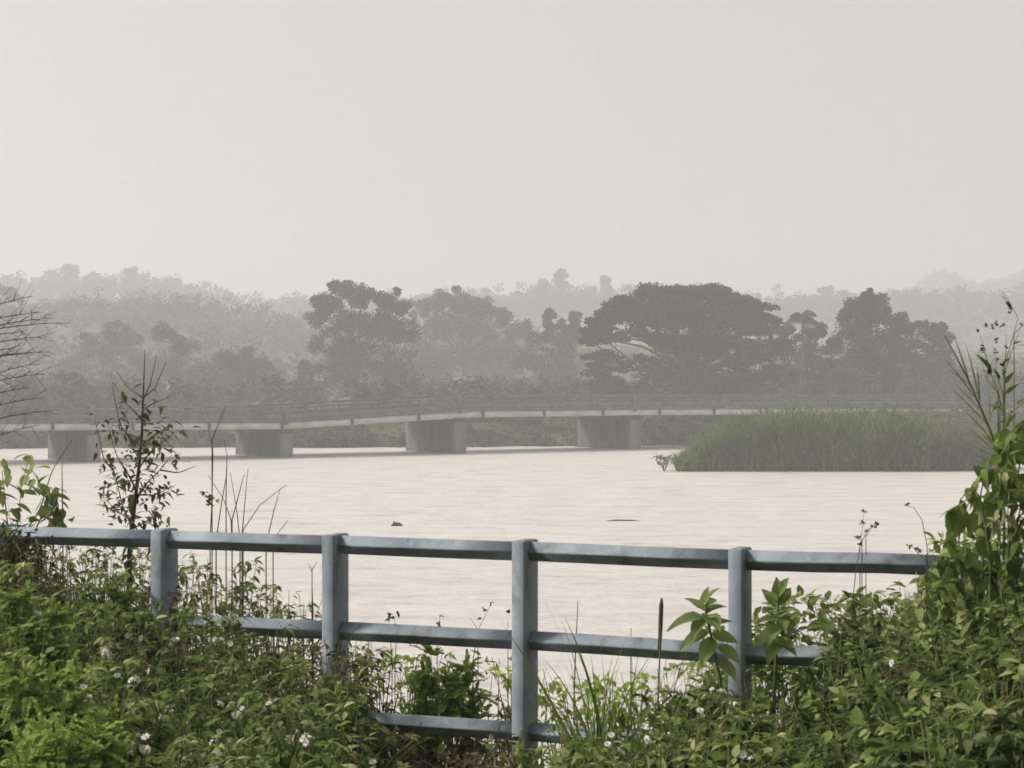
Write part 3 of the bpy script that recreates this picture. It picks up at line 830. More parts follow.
bed('undergrowth', 'dark broad-leaved weeds massed at the lower right', 520, (700, 1100), -3.2, -.12, SF + np.array([0, 6.]), 22, [M['weed_dark'], M['stem']], L_OV2, .065, nbr=8, nlf=7)
bed('dry_undergrowth', 'brownish withered weeds crowding the fence at the far left', 150, (-90, 215), -.9, .1, SF + np.array([0, -4.]), 22, [M['dry'], M['twig']], L_LA, .05, nbr=7, nlf=6)
bed('undergrowth', 'scattered broad-leaved weeds low on the left', 60, (60, 330), -2.9, -.6, SF + np.array([0, 8.]), 14, [M['heart'], M['stem']], L_OV, .085, nbr=4, nlf=4)
bed('undergrowth', 'scattered lighter broad-leaved weeds low on the right', 70, (600, 1080), -2.9, -.3, SF, 12, [M['heart'], M['stem']], L_OV, .08, nbr=4, nlf=4)
bed('dry_undergrowth', 'withered stems mixed through the weeds on the right', 60, (620, 1080), -2.6, -.2, SF, 14, [M['dry'], M['twig']], L_LA, .055, nbr=5, nlf=4)
mb = MB(); n = 1500
px = -90 + 1190 * rng.random(n); fr = rng.random(n); X = (px - 512) * 9 / F
Y = fence_y(X) - .15 - 2.6 * fr; X = (px - 512) * Y / F
S = np.interp(px, SF[:, 0], SF[:, 1]) + (fence_y(X) - .15 - Y) * SLOPE + lumps(px, Y)
zt = ZC - (S - HOR) * Y / F + .06
pos = np.stack([X, Y, zt - .42], -1)
blades(mb, pos, .42 * (.8 + .75 * rng.random(n)), np.abs(rng.normal(size=n)) * .3, .0055, n=8, droop=1.3)
tag(mb.build('wild_grass', M['grass']), 'fine arching grass growing all through the weeds before the fence', 'grass', kind='stuff')
mb = MB(); n = 420
px = -60 + 1120 * rng.random(n); fr = rng.random(n) ** 1.4; X = (px - 512) * 9 / F
keep = (px < 345) | (px > 560); px, fr, X = px[keep], fr[keep], X[keep]; n = len(px)
Y = fence_y(X) - .15 - 2.3 * fr; X = (px - 512) * Y / F
S = np.interp(px, SF[:, 0], SF[:, 1]) + (fence_y(X) - .15 - Y) * SLOPE + lumps(px, Y) - 26 * rng.random(n) ** 1.5
hd = MB()
for x, y, sy in zip(X, Y, S):
    t = np.array([x, y, ZC - (sy - HOR) * y / F]); b = t - np.array([rng.normal() * .08, rng.normal() * .06, .5])
    pts = resample([b, (b + t) / 2 + rng.normal(size=3) * .02, t], 6); mb.tube(pts, np.linspace(.0028, .001, 6), 3)
    for k in range(rng.integers(1, 5)):
        q = pts[rng.integers(2, 6)]; e = q + np.array([rng.normal() * .03, rng.normal() * .03, .02 + .04 * rng.random()])
        mb.tube([q, e], [.0014, .0009], 3); hd.scatter(L_LA, [e], [unit(1)[0] + np.array([0, 0, .5])], np.array([0, 0, 1.0]), .012 + .022 * rng.random())
for q in hd.fq: mb.fq.append(q + mb.n); mb.mq.append(np.ones(len(q), int))
mb.v += hd.v; mb.n += hd.n
tag(mb.build('seeding_stems', [M['straw'], M['weed']]), 'fine pale seeding stems poking up through the weeds', 'weed stems', kind='stuff')
c = P(8, 540, 10.45); g = gz1(c[0], c[1])
r = tag(empty('tangled_bush', (c[0], c[1], g)), 'dark tangled bush covering the far left end of the top rail', 'bush')
mb = MB(); cl = []
for k in range(26):
    t = P(-30 + 72 * rng.random(), 530 + 34 * rng.random(), 10.3 + .2 * rng.random()); t[2] -= max(0, (t[0] - P(26, 0, 10.45)[0])) * .6
    cl.append((t, .06 + .04 * rng.random())); mb.tube(resample([(c[0] + rng.normal() * .05, c[1], g), (np.array([c[0], c[1], g]) + t) / 2 + rng.normal(size=3) * .05, t], 6), np.linspace(.007, .002, 6), 4)
mb.build('stem', M['twig'], r)
mb = MB()
cc = np.array([k[0] for k in cl]); k = rng.integers(0, len(cl), 520)
mb.scatter(L_LA, cc[k] + unit(520) * (rng.random(520) ** .5 * .09)[:, None], unit(520) * [1, 1, .6], np.array([0, 0, 1.0]) + unit(520) * .5, .035 + .04 * rng.random(520)); mb.build('foliage', M['dark_tangle'], r)
# behind the fence
bed('bank_undergrowth', 'weeds growing up behind the fence on the left', 190, (-120, 345), .12, 1.3, SB, 24, [M['weed'], M['stem']], L_OV2, .042, behind=True, nbr=7, nlf=6, bare=.45)
bed('bank_undergrowth', 'sparse bright weeds seen between the middle rails', 70, (340, 720), .15, 1.4, SB, 22, [M['fern'], M['stem']], L_OV2, .055, behind=True, nbr=5, nlf=5, bare=.5)
bed('bank_undergrowth', 'brownish weeds behind the left half of the fence', 80, (-120, 520), .15, 1.4, SB, 18, [M['dry'], M['twig']], L_LA, .06, behind=True, nbr=5, nlf=4, bare=.5)
bed('bank_undergrowth', 'leafy weeds behind the fence on the right', 230, (700, 1120), .12, 1.3, SB, 22, [M['weed'], M['stem']], L_OV, .058, behind=True, nbr=6, nlf=5, bare=.45)

# ------------------------------------------------------------------ single plants
def stems_leaves(name, label, cat, base, stems, leaves, tmpl, lmat, smat, smooth=True, leafname='foliage', group=None):
    """stems: list of (points, radii); leaves: list of (pos, dir, size)"""
    r = tag(empty(name, tuple(base)), label, cat, group)
    mb = MB()
    for pts, rad in stems: mb.tube(pts, rad, 5)
    mb.build('stem', smat, r, smooth=smooth)
    if leaves:
        mb = MB()
        pos = np.array([l[0] for l in leaves]); d = np.array([l[1] for l in leaves]); sz = np.array([l[2] for l in leaves])
        mb.scatter(tmpl, pos, d, np.array([0, 0, 1.0]) + unit(len(pos)) * .45, sz)
        mb.build(leafname, lmat, r)
    return r

def line(pixels, Y, dy=0.0):
    """polyline through measured picture points at depth Y (each a step dy further off)"""
    return [P(x, y, Y + dy * k) for k, (x, y) in enumerate(pixels)]

# the sapling behind the fence
Y = 11.35
b0 = P(128, 560, Y); g = gz1(b0[0], Y)
main = [np.array([b0[0] - .02, Y, g])] + line([(130, 540), (135, 500), (139, 465), (142, 430), (143, 400), (145, 350)], Y, .01)
st = [(main, [.018, .015, .012, .01, .008, .006, .0018])]
br = [[(131, 525), (122, 505), (114, 470), (104, 452)], [(134, 505), (145, 485), (160, 470), (172, 455)], [(136, 490), (126, 470), (116, 455), (108, 425)], [(138, 470), (150, 452), (165, 440), (178, 430)], [(139, 460), (130, 440), (118, 420)],
      [(141, 445), (155, 435), (170, 425)], [(142, 420), (133, 410), (120, 398)], [(143, 410), (155, 402), (168, 398)], [(143, 398), (128, 388), (117, 372)], [(143, 398), (155, 388), (166, 362)], [(143, 400), (150, 385), (157, 355)],
      [(131, 530), (148, 520), (165, 515)], [(132, 520), (118, 512), (106, 500)], [(113, 470), (104, 460), (94, 415)], [(160, 470), (178, 473), (196, 466)], [(137, 480), (120, 482), (100, 490)], [(136, 495), (155, 495), (175, 485)], [(130, 438), (120, 425), (112, 385)]]
lv = []
for k, q in enumerate(br):
    pts = resample(line(q, Y + rng.normal() * .06, rng.normal() * .12), 8)
    st.append((pts, np.linspace(.005, .0015, 8)))
    if k in (8, 9, 10, 14): continue
    for j in range(2, 8):
        for _ in range((8 if pts[j][2] < ZC - .22 else 2) if k not in (13, 17) else 1):
            if rng.random() < .1: continue
            u_ = rng.random()
            lv.append((pts[j] * (1 - u_) + pts[j - 1] * u_ + rng.normal(size=3) * .032, unit(1)[0] * [1.2, 1, .7], .036 + .03 * rng.random()))
for t in range(60):
    p = resample(main, 40)[rng.integers(16, 37)]
    lv.append((p + rng.normal(size=3) * [.008, .008, .02], unit(1)[0] * [1, 1, .5] + np.array([0, 0, -.2]), .05 + .03 * rng.random()))
stems_leaves('sapling', 'slender dark-leaved sapling standing up behind the left of the fence', 'sapling', main[0], st, lv, L_OV2, M['sap'], M['twig'])

# the bare branching shrub at the left edge
Y = 12.3
bx = P(-75, 540, Y); g = gz1(bx[0], Y)
st = [([(bx[0], Y, g), P(-72, 500, Y), P(-65, 440, Y), P(-60, 380, Y), P(-50, 320, Y)], [.03, .026, .022, .016, .008])]
for (y0, x1, y1, sag) in [(330, 32, 296, 4), (345, 40, 312, 6), (360, 55, 318, 8), (372, 70, 323, 12), (352, 28, 330, 4), (385, 48, 337, 12), (395, 50, 352, 12), (400, 35, 354, 14), (410, 40, 364, 8), (420, 46, 374, 10), (430, 30, 388, 10), (440, 42, 398, 8), (450, 55, 410, 6), (368, 20, 345, 3), (462, 40, 425, 3)]:
    pts = resample(line([(-62, y0 + 10), (-30, (y0 + y1) / 2 + 4 - sag * .5), (0, y1 + (y0 - y1) * .35 - sag), (x1 * .6, y1 + 4 - sag * .3), (x1, y1)], Y + rng.normal() * .25, rng.normal() * .05), 12)
    st.append((pts, np.linspace(.007, .0015, 12)))
    for j in range(4, 11):
        for _ in range(2):
            d = (pts[j + 1] - pts[j]); d = d / np.linalg.norm(d); l = .05 + .09 * rng.random()
            e = pts[j] + (d * .8 + np.array([0, 0, .55 * rng.choice([-1, 1, 1])]) + rng.normal(size=3) * .3) * l
            st.append(([pts[j], (pts[j] + e) / 2 + rng.normal(size=3) * .006, e], [.0018, .0012, .0006]))
stems_leaves('bare_shrub', 'leafless feathery shrub reaching in over the water at the left edge', 'shrub', (bx[0], Y, g), st, None, None, None, M['twig'])

# leafy climber under the bare shrub
Y = 11.2
b0 = P(14, 560, Y); g = gz1(b0[0], Y); lv = []; st = []
for q in [[(14, 560), (18, 520), (22, 480), (30, 455)], [(10, 550), (5, 500), (2, 470)], [(20, 540), (40, 510), (52, 470), (72, 440)], [(30, 540), (50, 500), (62, 512), (58, 520)], [(63, 530), (62, 490), (62, 462)], [(8, 545), (-10, 500), (-20, 470)], [(14, 555), (30, 530), (55, 525)], [(60, 515), (48, 496), (32, 470)]]:
    p = [np.array([b0[0], Y, g])] if q[0][0] == 14 and q[0][1] == 560 else []
    pts = resample(p + line(q, Y + rng.normal() * .05), 12); st.append((pts, np.linspace(.005, .002, 12)))
    if q[0] == (63, 530): continue
    for j in range(3, 12):
        if q[-1][0] > 60 and j > 6: continue
        for _ in range(2): lv.append((pts[j] + rng.normal(size=3) * .03, unit(1)[0] * [1, 1, .5] - np.array([0, 0, .3]), .07 + .06 * rng.random()))
st.append(([np.array([b0[0] + .26, Y, g])] + line([(63, 560), (62, 462)], Y), [.004, .004, .002]))
stems_leaves('climber', 'leafy climber with light rounded leaves at the left end of the top rail', 'climber', (b0[0], Y, g), st, lv, L_OV, M['broad'], M['stem'])

# dry stalks behind the left rail
def stalks(name, label, Y, lines, mat, r=.0045, head=None, cat='grass stalks'):
    b0 = P(lines[0][0][0], lines[0][0][1], Y); st = []
    for q in lines:
        pts = line(q, Y + rng.normal() * .05, .01)
        b = pts[0]; gg = gz1(b[0], b[1])
        pts = [np.array([b[0], b[1], gg])] + pts
        st.append((pts, np.linspace(r, r * .35, len(pts))))
    o = stems_leaves(name, label, cat, (b0[0], Y, gz1(b0[0], Y)), st, None, None, None, mat)
    return o, st
o, st = stalks('dry_stalks', 'bunch of bare dry stalks fanning out behind the rail left of centre', 11.0,
    [[(232, 545), (231, 520), (224, 500), (208, 475)], [(240, 540), (236, 505), (230, 472)], [(242, 535), (245, 500), (248, 468)], [(243, 530), (260, 505), (286, 485)], [(266, 545), (274, 510), (280, 490)], [(273, 540), (288, 520)], [(216, 540), (222, 500), (226, 478), (227, 455)], [(232, 520), (240, 490), (244, 475)]], M['straw'])
o, st = stalks('seed_stalk', 'upright dry stalk with a ragged seed clump right of the sapling', 11.1, [[(210, 540), (212, 500), (213, 450), (208, 428)], [(212, 440), (220, 420), (226, 405)], [(226, 490), (227, 455), (224, 440)]], M['twig'], .004)
mb = MB(); c = P(211, 494, 11.1); crown_leaves(mb, [(c + rng.normal(size=3) * [.018, .015, .035], .022) for _ in range(6)], 8, .017); mb.build('seed_head', M['straw'], o)
o, st = stalks('seed_stalk', 'thin stalk with a forked tip left of the second fence post', 10.3, [[(313, 612), (312, 585), (312, 566)], [(312, 572), (308, 563)], [(312, 570), (317, 562)]], M['twig'], .0035)
stalks('seed_stalk', 'straight dark spike poking above the middle rail right of centre', 9.75, [[(574, 700), (576, 640), (578, 601)]], M['twig'], .005)
o, st = stalks('reed_mace', 'thick brown-headed spike standing alone above the middle rail', 9.15, [[(658, 700), (660, 650), (661, 600)]], M['straw'], .006)
mb = MB(); mb.tube(line([(659.4, 650), (660.5, 625), (661.3, 605), (661.6, 598)], 9.15), [.008, .0105, .0105, .004], 7); mb.build('seed_head', M['dry'], o, smooth=True)
stalks('seed_stalk', 'short thin spike between the two taller spikes', 9.5, [[(631, 700), (631, 660), (631, 628)]], M['straw'], .005)
def seed_weed(label, Y, lines, heads, size=.012, n=7):
    o, st = stalks('seeding_weed', label, Y, lines, M['twig'], .0028, cat='weed')
    for (hx, hy) in heads:
        mb = MB(); c = P(hx, hy, Y); crown_leaves(mb, [(c + rng.normal(size=3) * .005, .010)], n, size)
        mb.build('seed_head', M['twig'], o)
seed_weed('spindly weed with tiny dark seed heads above the rail right of the last post', 9.0, [[(852, 610), (856, 570), (861, 540), (864, 512)], [(860, 545), (868, 530), (878, 522)], [(862, 540), (856, 538)], [(866, 536), (872, 528)]], [(864, 512), (878, 523), (874, 526), (856, 538), (862, 520), (861, 545), (868, 531)])
seed_weed('single arching stalk with a nodding tip near the right end of the rail', 8.95, [[(928, 570), (927, 545), (922, 520), (914, 508), (906, 505)], [(926, 555), (936, 548), (944, 542)], [(927, 562), (915, 550), (912, 545)]], [(906, 504), (912, 546), (917, 550), (943, 543), (920, 553)])
seed_weed('brownish seeding weeds behind the middle rail', 10.0, [[(392, 660), (390, 635), (388, 612)], [(395, 660), (397, 632), (394, 618)], [(437, 660), (438, 640), (440, 614)], [(473, 660), (478, 630), (492, 602)], [(478, 630), (470, 618)], [(508, 660), (508, 620)]], [(388, 613), (392, 618), (396, 616), (386, 622), (440, 615), (438, 622), (492, 602), (484, 610), (478, 618), (508, 612), (397, 628), (440, 630)])

# broad-leaved plants beside the fourth post
def broad_plant(label, base, Y, leaves, stem):
    r = tag(empty('broad_leaved_plant', tuple(base)), label, 'plant')
    mb = MB()
    for q in stem:
        pts = line(q, Y); mb.tube(pts, np.linspace(.009, .004, len(pts)), 6)
    mb.build('stem', M['stem'], r, smooth=True)
    for (x0, y0, x1, y1, dz) in leaves:
        a = P(x0, y0, Y); b = P(x1, y1, Y + dz); d = b - a
        mb = MB(); up = np.array([0, -.55, 1.0]) + rng.normal(size=3) * .2
        mb.scatter(L_BIG, [a], [d], up, np.linalg.norm(d) * .9)
        mb.build('leaf', M['broad'], r, smooth=True)
bx = P(722, 700, 9.0)
broad_plant('light green plant with big pointed leaves left of the fourth fence post', (bx[0], 9.0, gz1(bx[0], 9.0)), 9.0,
    [(704, 618, 663, 619, -.1), (706, 612, 685, 590, .05), (705, 610, 704, 582, .02), (707, 614, 728, 596, .1), (708, 616, 720, 622, -.18), (706, 622, 712, 606, -.12), (708, 632, 675, 644, -.08), (712, 634, 742, 640, -.05), (712, 640, 700, 662, -.15), (716, 650, 690, 668, -.1), (718, 646, 745, 660, -.1), (704, 608, 718, 590, .1), (708, 628, 735, 612, .05), (718, 660, 740, 676, -.12), (705, 606, 714, 582, -.04), (707, 618, 688, 632, -.15)],
    [[(726, 720), (720, 680), (712, 640), (706, 612), (704, 600)]])
bx = P(775, 690, 9.1)
broad_plant('light green plant with big pointed leaves right of the fourth fence post', (bx[0], 9.1, gz1(bx[0], 9.1)), 9.1,
    [(777, 608, 762, 582, .05), (778, 604, 778, 572, .02), (779, 606, 792, 580, .06), (779, 612, 800, 604, -.05), (777, 620, 756, 616, -.08), (778, 626, 805, 632, -.05), (776, 632, 752, 642, -.1), (778, 638, 800, 652, -.1), (779, 620, 790, 602, -.1), (776, 640, 768, 660, -.15), (778, 602, 768, 590, -.08), (779, 615, 788, 625, -.15), (777, 625, 766, 640, -.15), (777, 645, 795, 640, -.12), (777, 600, 786, 570, .04)],
    [[(774, 710), (776, 660), (778, 620), (778, 595)]])

# grass tufts
def tuft(label, px, py, Y, n, L, w, lean, droop, mat='grass', az=None, cat='grass'):
    b = P(px, py, Y); g = gz1(b[0], b[1])
    r = tag(empty('grass_tuft', (b[0], b[1], g)), label, cat)
    mb = MB()
    pos = np.stack([b[0] + rng.normal(size=n) * .05, b[1] + rng.normal(size=n) * .05, np.full(n, g)], -1)
    blades(mb, pos, L * (.65 + .45 * rng.random(n)), np.abs(rng.normal(size=n)) * lean, w, az=None if az is None else az + rng.normal(size=n) * .7, n=9, droop=droop)
    mb.build('blades', M[mat], r, smooth=True)
    return r
tuft('tall bright grass tuft just right of the third fence post', 600, 760, 9.0, 60, .95, .016, .13, .55)
tuft('coarse grass tuft with one long blade leaning left over the middle rail', 612, 760, 9.1, 6, 1.15, .03, .14, .4, az=math.pi)
tuft('thin arching grass tuft in the weeds between the first two posts', 240, 740, 8.9, 22, .95, .009, .25, 1.3, 'straw')
tuft('sparse grass tuft in front of the second fence post', 345, 760, 9.0, 26, .7, .008, .3, .9)
tuft('narrow grass tuft at the foot of the third fence post', 528, 765, 9.2, 22, .5, .008, .3, .9)
tuft('grass tuft in the weeds below the middle of the fence', 450, 790, 8.6, 30, .55, .009, .3, 1.0)
tuft('long grass tuft among the leaves left of the fourth post', 650, 760, 8.8, 36, .8, .01, .2, .7)

# fine-leaved bright bushes at the lower left
def ferny(label, px, py, Y, W, H, n):
    Y = env_y(px, py, 0) if py > 500 and px < 330 else Y
    c = P(px, py, Y); g = gz1(c[0], Y)
    r = tag(empty('fine_leaved_bush', (c[0], Y, g)), label, 'bush')
    mbs, mbl = MB(), MB()
    for k in range(n):
        a = rng.random() * 6.283; th = math.acos(1 - 1.05 * rng.random()); q = .75 + .25 * rng.random()
        tip = np.array([c[0] + math.cos(a) * W * q * math.sin(th), Y + math.sin(a) * W * .8 * q * math.sin(th), c[2] + H * q * (math.cos(th) - 1) + .06 * rng.normal()])
        base = np.array([c[0] + math.cos(a) * .06, Y + math.sin(a) * .06, g])
        mid = base * .4 + tip * .6 + np.array([0, 0, .08]); pts = resample([base, mid, tip], 8)
        mbs.tube(pts, np.linspace(.006, .0018, 8), 4)
        for j in range(4, 8):
            for s in range(6):
                d = unit(1)[0] + (pts[7] - pts[5]) / np.linalg.norm(pts[7] - pts[5]) * .7; d[1] -= .3; d /= np.linalg.norm(d); l = .09 + .07 * rng.random()
                p0 = pts[j]; m_ = 12
                t = np.repeat(np.linspace(.15, 1, m_), 2)
                pos = p0 + d * (l * t)[:, None] - np.array([0, 0, 1.0]) * (t ** 2 * l * .25)[:, None]
                sv = np.cross(d, [0, 0, 1.0]); sg = np.tile([1, -1], m_)[:, None]
                mbl.scatter(L_RO, pos, sv * sg + d * .5 + rng.normal(size=(2 * m_, 3)) * .15, np.array([0, 0, 1.0]) + np.array([0, -.7, 0]) + unit(2 * m_) * .6, .026 * (1.15 - .6 * t))
    mbs.build('stem', M['stem'], r); mbl.build('foliage', M['fern'], r)
ferny('bright green feathery bush, upper of two at the left edge', 10, 612, 8.6, .3, .35, 60)
ferny('bright green feathery bush, larger lower one in the bottom left corner', 22, 682, 8.0, .42, .45, 90)
ferny('small bright feathery bush at the bottom edge beside the larger bright bush', 62, 738, 8.0, .25, .3, 44)
ferny('feathery bush just left of the leftmost fence post that stands clear', 118, 582, 9.6, .22, .5, 30)
ferny('small feathery clump behind the lower rails left of the third post', 445, 668, 10.25, .22, .4, 20)

# white-flowered weeds
fm = MB()
for k in range(7):
    a = k / 7 * 6.283
    fm.scatter(L_PET, [[math.cos(a) * .004, math.sin(a) * .004, 0]], [[math.cos(a), math.sin(a), .25]], np.array([0, 0, 1.0]), .017, 0)
fm.tube([(0, 0, -.012), (0, 0, -.004), (0, 0, .005), (0, 0, .008)], [.002, .0045, .0045, .002], 7, 1)
for k in range(5):
    a = k / 5 * 6.283 + .4
    fm.scatter(L_PET, [[math.cos(a) * .003, math.sin(a) * .003, .003]], [[math.cos(a), math.sin(a), .7]], np.array([0, 0, 1.0]), .014, 0)
FLOWER = fm.mesh('flower', [M['petal'], M['disc']])
def flower_weed(px, py, Y, nfl, spread, label):
    Y = env_y(px, py)
    c = P(px, py, Y); g = gz1(c[0], Y)
    r = tag(empty('flowering_weed', (c[0], Y, g)), label, 'flowering weed', 'white-flowered weeds')
    mb = MB(); heads = []
    base = np.array([c[0], Y, g]); fork = base * .25 + c * .75 + np.array([0, .05, 0])
    mb.tube([base, (base + fork) / 2 + rng.normal(size=3) * .02, fork], [.005, .004, .003], 5)
    lp = []; ld = []
    for k in range(nfl + (2 if nfl > 3 else 0)):
        h = c + np.append(rng.normal(size=2) * spread, rng.normal() * spread * .8) * 1.4
        h[1] -= .03
        heads.append(h); mb.tube([fork, (fork + h) / 2 + rng.normal(size=3) * .015, h], [.003, .002, .0012], 4)
    for k in range(26):
        t = .25 + .6 * rng.random(); lp.append(base + (c - base) * t + rng.normal(size=3) * .05); ld.append(unit(1)[0] * [1, 1, .5] - np.array([0, 0, .2]))
    mb.build('stem', M['stem'], r)
    mb = MB(); mb.scatter(L_OV2, lp, ld, np.array([0, 0, 1.0]) + unit(26) * .4, .06 + .03 * rng.random(26)); mb.build('foliage', M['weed'], r)
    for h in heads:
        o = bpy.data.objects.new('flower', FLOWER); COL.objects.link(o); o.parent = r
        o.location = h - base
        o.rotation_euler = (rng.normal() * .5 + .75, rng.normal() * .4, rng.random() * 6.28)
        s = .6 + .5 * rng.random(); o.scale = (s, s, s)
FW = [(37, 612, 8.9, 4, .02, 'white-flowered weed just above the bright feathery bush at the left'),
      (108, 649, 8.6, 6, .022, 'white-flowered weed with a tight round bunch below left of the first post'),
      (74, 692, 7.9, 9, .03, 'white-flowered weed with the largest and brightest bunch, at lower left'),
      (117, 670, 8.3, 2, .015, 'white-flowered weed with two small heads beneath the tight round bunch'),
      (137, 674, 8.4, 3, .016, 'white-flowered weed with three heads right of the tight round bunch'),
      (174, 643, 8.8, 4, .018, 'white-flowered weed directly below the first fence post'),
      (226, 639, 8.9, 3, .02, 'white-flowered weed beneath the middle rail between first and second posts'),
      (154, 714, 7.8, 3, .02, 'white-flowered weed low down with a drooping bud by a pale leaf'),
      (183, 716, 7.8, 3, .018, 'white-flowered weed in the middle of the lower left weeds'),
      (144, 745, 7.5, 5, .03, 'white-flowered weed near the bottom edge left of the arching grass'),
      (219, 742, 7.6, 4, .02, 'white-flowered weed near the bottom edge below the arching grass'),
      (238, 706, 7.9, 5, .03, 'white-flowered weed at the foot of the thin arching grass'),
      (272, 700, 8.1, 2, .02, 'white-flowered weed right of the thin arching grass'),
      (300, 738, 7.8, 5, .025, 'white-flowered weed left of the second post near the bottom edge'),
      (350, 757, 7.9, 5, .022, 'white-flowered weed at the foot of the second fence post'),
      (205, 762, 7.2, 4, .03, 'white-flowered weed cut by the bottom edge at lower left'),
      (424, 724, 9.6, 1, .01, 'white flower resting against the bottom rail'),
      (620, 755, 8.2, 5, .028, 'white-flowered weed beside the tall bright grass tuft'),
      (645, 738, 8.2, 3, .02, 'white-flowered weed below the thick brown-headed spike'),
      (694, 708, 8.4, 3, .015, 'white-flowered weed beneath the left broad-leaved plant'),
      (714, 692, 8.6, 3, .016, 'white-flowered weed close below the fourth fence post'),
      (735, 702, 8.4, 2, .012, 'white-flowered weed right below the fourth fence post'),
      (746, 752, 7.9, 2, .012, 'lone white-flowered weed at the bottom right of centre'),
      (790, 680, 8.5, 3, .014, 'white-flowered weed under the end of the visible middle rail'),
      (884, 667, 8.2, 3, .018, 'white-flowered weed in the dark leaves at the right')]
for a in FW: flower_weed(*a)

# ------------------------------------------------------------------ the big climbing plant at the right
Y = 8.3
r = tag(empty('heart_leaved_vine', (2.02, Y, gz1(2.02, Y))), 'big vine with large heart-shaped leaves heaped over the fence at the right', 'vine')
mb = MB(); lv = []
gb = np.array([2.02, Y, gz1(2.02, Y)])
vs = [[(985, 720), (985, 640), (975, 570), (985, 500), (1000, 440), (1012, 410)], [(990, 700), (1000, 620), (1010, 540), (1018, 470), (1030, 420)], [(980, 680), (965, 600), (958, 545), (965, 505), (975, 490)], [(995, 700), (1020, 620), (1035, 560), (1040, 480)], [(980, 600), (985, 540), (980, 498), (986, 468)], [(975, 620), (950, 590), (938, 575)]]
for q in vs:
    pts = resample([gb] + line(q, Y + rng.normal() * .1), 16); mb.tube(pts, np.linspace(.008, .003, 16), 5)
mb.build('stem', M['stem'], r, smooth=True)
mb = MB()
cen = [(966, 522, 16, 16), (950, 550, 15, 12), (1020, 455, 14, 10), (1005, 438, 12, 8), (1018, 425, 12, 8), (990, 468, 12, 8), (1012, 488, 16, 12), (945, 590, 18, 14), (935, 605, 14, 8), (975, 545, 26, 22), (1000, 560, 30, 26), (1005, 510, 24, 20), (1015, 470, 18, 16), (1010, 445, 14, 8), (965, 580, 22, 18), (1000, 600, 34, 30), (955, 610, 20, 12), (1030, 560, 30, 20), (1025, 500, 20, 14), (985, 620, 30, 24), (960, 555, 16, 10)]
ps, ds, sz = [], [], []
for (cx, cy, rr, n) in cen:
    for k in range(int(n * .72)):
        u = unit(1)[0] * rng.random() ** .4 * rr * 1.1
        ps.append(P(cx + u[0], cy + u[2], Y + u[1] / 110)); d = unit(1)[0]; d[2] = -abs(d[2]) * .9 - .1; ds.append(d); sz.append(.04 + .05 * rng.random())
mb.scatter(L_HE, ps, ds, np.array([0, -.9, .7]) + unit(len(ps)) * .6, sz)
mb.build('foliage', M['heart'], r, smooth=True)
for (x0, y0, x1, y1, wmul) in [(958, 505, 955, 562, 1), (972, 512, 975, 548, 1), (985, 500, 992, 540, 1), (966, 488, 975, 502, 1), (1010, 430, 994, 448, 1), (1000, 455, 985, 470, 1), (990, 492, 1010, 510, 1), (980, 540, 1000, 570, 1), (950, 570, 942, 600, 1), (1020, 440, 1024, 470, 1), (1000, 475, 970, 482, 1)]:
    a = P(x0, y0, Y - .15); b = P(x1, y1, Y - .18); mb = MB()
    mb.scatter(L_HE, [a], [b - a], np.array([0, -1.0, .35]) + rng.normal(size=3) * .25, np.linalg.norm(b - a) * .66)
    mb.build('leaf', M['heart'], r, smooth=True)

# long arching runners with narrow leaves over the heap
st = []; lv = []
for q in [[(990, 560), (982, 500), (972, 486), (960, 500), (950, 540)], [(1005, 540), (1000, 470), (985, 468), (972, 490)], [(1010, 560), (1022, 500), (1012, 470), (996, 452)], [(1000, 600), (1018, 540), (1030, 505)], [(985, 590), (960, 560), (938, 556), (922, 580)], [(1000, 520), (1010, 440), (1024, 420)], [(975, 600), (950, 580), (930, 590), (915, 612)], [(1000, 540), (988, 505), (1000, 488), (1016, 500)]]:
    pts = resample(line(q, 8.1 + rng.normal() * .08, .02), 14); st.append((pts, np.linspace(.004, .0018, 14)))
    for j in range(3, 14):
        for _ in range(2):
            d = unit(1)[0]; d[2] -= .5; lv.append((pts[j], d, .05 + .05 * rng.random()))
b0 = np.array([1.98, 8.15, gz1(1.98, 8.15)])
st.append(([b0, P(990, 640, 8.15), P(990, 560, 8.12)], [.007, .006, .004]))
stems_leaves('climber', 'narrow-leaved climber arching in loops over the heart-leaved vine', 'climber', b0, st, lv, L_OV2, M['weed'], M['stem'])

# stiff feathered shoot above the vine
Y = 8.5
st = []; lv = []
b0 = P(1012, 490, Y)
r = tag(empty('cane_shoot', (b0[0] + .05, Y, gz1(b0[0], Y))), 'stiff feathered shoot leaning left above the heart-leaved vine', 'plant')
mb = MB()
main = resample([np.array([b0[0] + .05, Y, gz1(b0[0], Y)])] + line([(1014, 520), (1006, 470), (985, 418), (966, 375), (950, 345), (945, 336)], Y), 24)
mb.tube(main, np.concatenate([np.full(8, .011), np.linspace(.011, .003, 16)]), 6); mb.build('stem', M['stem'], r, smooth=True)
for (x0, y0, x1, y1) in [(975, 398, 945, 355), (985, 415, 952, 378), (990, 428, 952, 385), (997, 446, 960, 402), (1002, 458, 968, 425), (970, 385, 955, 332), (980, 405, 968, 340), (962, 368, 948, 338), (1003, 462, 958, 436), (978, 400, 958, 385), (992, 434, 966, 418), (1006, 468, 972, 452), (980, 404, 978, 362), (990, 425, 990, 388), (998, 448, 1000, 412), (970, 385, 946, 366), (985, 416, 962, 408)]:
    mb = MB(); a, b = P(x0, y0, Y), P(x1, y1, Y + rng.normal() * .08)
    mb.scatter(leaf_tmpl('lance', .04, .2, .06, 7), [a], [b - a], np.array([.3, -.6, .6]), np.linalg.norm(b - a)); mb.build('blade', M['grass'], r, smooth=True)
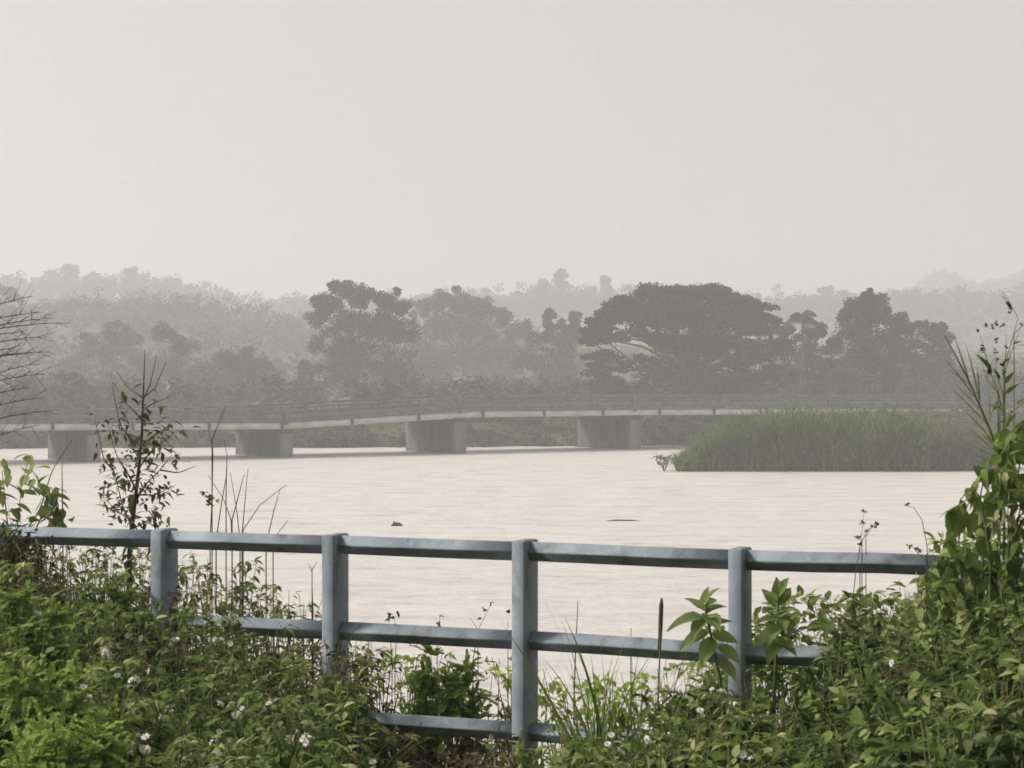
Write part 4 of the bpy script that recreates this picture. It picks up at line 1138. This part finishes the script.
def seed_shrub(label, Y, lines, heads, leaves):
    o, st = stalks('twiggy_shrub', label, Y, lines, M['stem'], .003, cat='shrub')
    for (hx, hy) in heads:
        mb = MB(); c = P(hx, hy, Y); crown_leaves(mb, [(c, .0055)], 6, .011, 1.6)
        mb.build('seed_head', M['twig'], o)
    mb = MB()
    for (x0, y0, x1, y1) in leaves:
        a, b = P(x0, y0, Y), P(x1, y1, Y); mb.scatter(L_LA, [a], [b - a], np.array([0, -.6, .8]), np.linalg.norm(b - a))
    mb.build('foliage', M['heart'], o)
seed_shrub('twiggy shrub with dark seed pods rising at the right edge', 8.6,
    [[(1012, 520), (1006, 440), (1005, 400), (1003, 370), (1012, 340), (1018, 318), (1008, 300), (1003, 292)], [(1008, 450), (1002, 410), (998, 390), (990, 370), (985, 350), (980, 335)], [(1000, 400), (994, 385), (984, 352)], [(1003, 395), (996, 372), (996, 360)], [(1004, 372), (1006, 350), (1006, 334)], [(1014, 334), (1022, 326), (1030, 322)], [(1014, 345), (1026, 345), (1034, 348)], [(1005, 372), (1012, 350), (1020, 330)], [(998, 392), (988, 382), (978, 352)], [(1004, 420), (1020, 405), (1036, 395)]],
    [(978, 330), (987, 327), (992, 326), (996, 324), (1003, 325), (1009, 312), (997, 340), (995, 352), (1007, 348), (984, 348), (981, 351), (1004, 372), (1003, 365), (1008, 302), (1010, 306), (1022, 324), (990, 372), (997, 360)],
    [(1004, 455, 988, 430), (1000, 460, 985, 458), (1003, 430, 1015, 410), (1006, 300, 1002, 294), (1012, 312, 1007, 298), (1006, 470, 1018, 440), (1000, 380, 995, 366), (992, 372, 980, 350), (1005, 440, 1020, 425), (1003, 410, 988, 400), (1005, 395, 1018, 380), (1008, 450, 992, 444), (1012, 345, 1022, 338), (1000, 400, 990, 412), (1004, 385, 1014, 368), (1006, 420, 994, 424), (1016, 405, 1026, 395), (1002, 365, 1010, 355), (998, 392, 986, 388)])

# looped dead creeper in the dark leaves
Y = 7.6
lp = line([(908, 705), (915, 698), (925, 700), (932, 707), (938, 700)], Y) ; rg = [(938, 700), (945, 678), (958, 664), (972, 662), (985, 672), (990, 690), (984, 706), (970, 716), (958, 730), (945, 722), (940, 705)]
c = P(945, 722, Y)
r = tag(empty('creeper', (c[0], Y, gz1(c[0], Y))), 'pale looped creeper stem among the dark leaves at lower right', 'creeper')
mb = MB(); mb.tube(resample(lp, 14), np.full(14, .0055), 6); mb.tube(resample(line(rg, Y, .004), 40), np.full(40, .006), 6)
mb.tube([np.array([c[0], Y, gz1(c[0], Y)]), P(952, 745, Y), P(958, 730, Y + .03)], [.007, .006, .006], 6)
mb.build('stem', M['stem'], r, smooth=True)
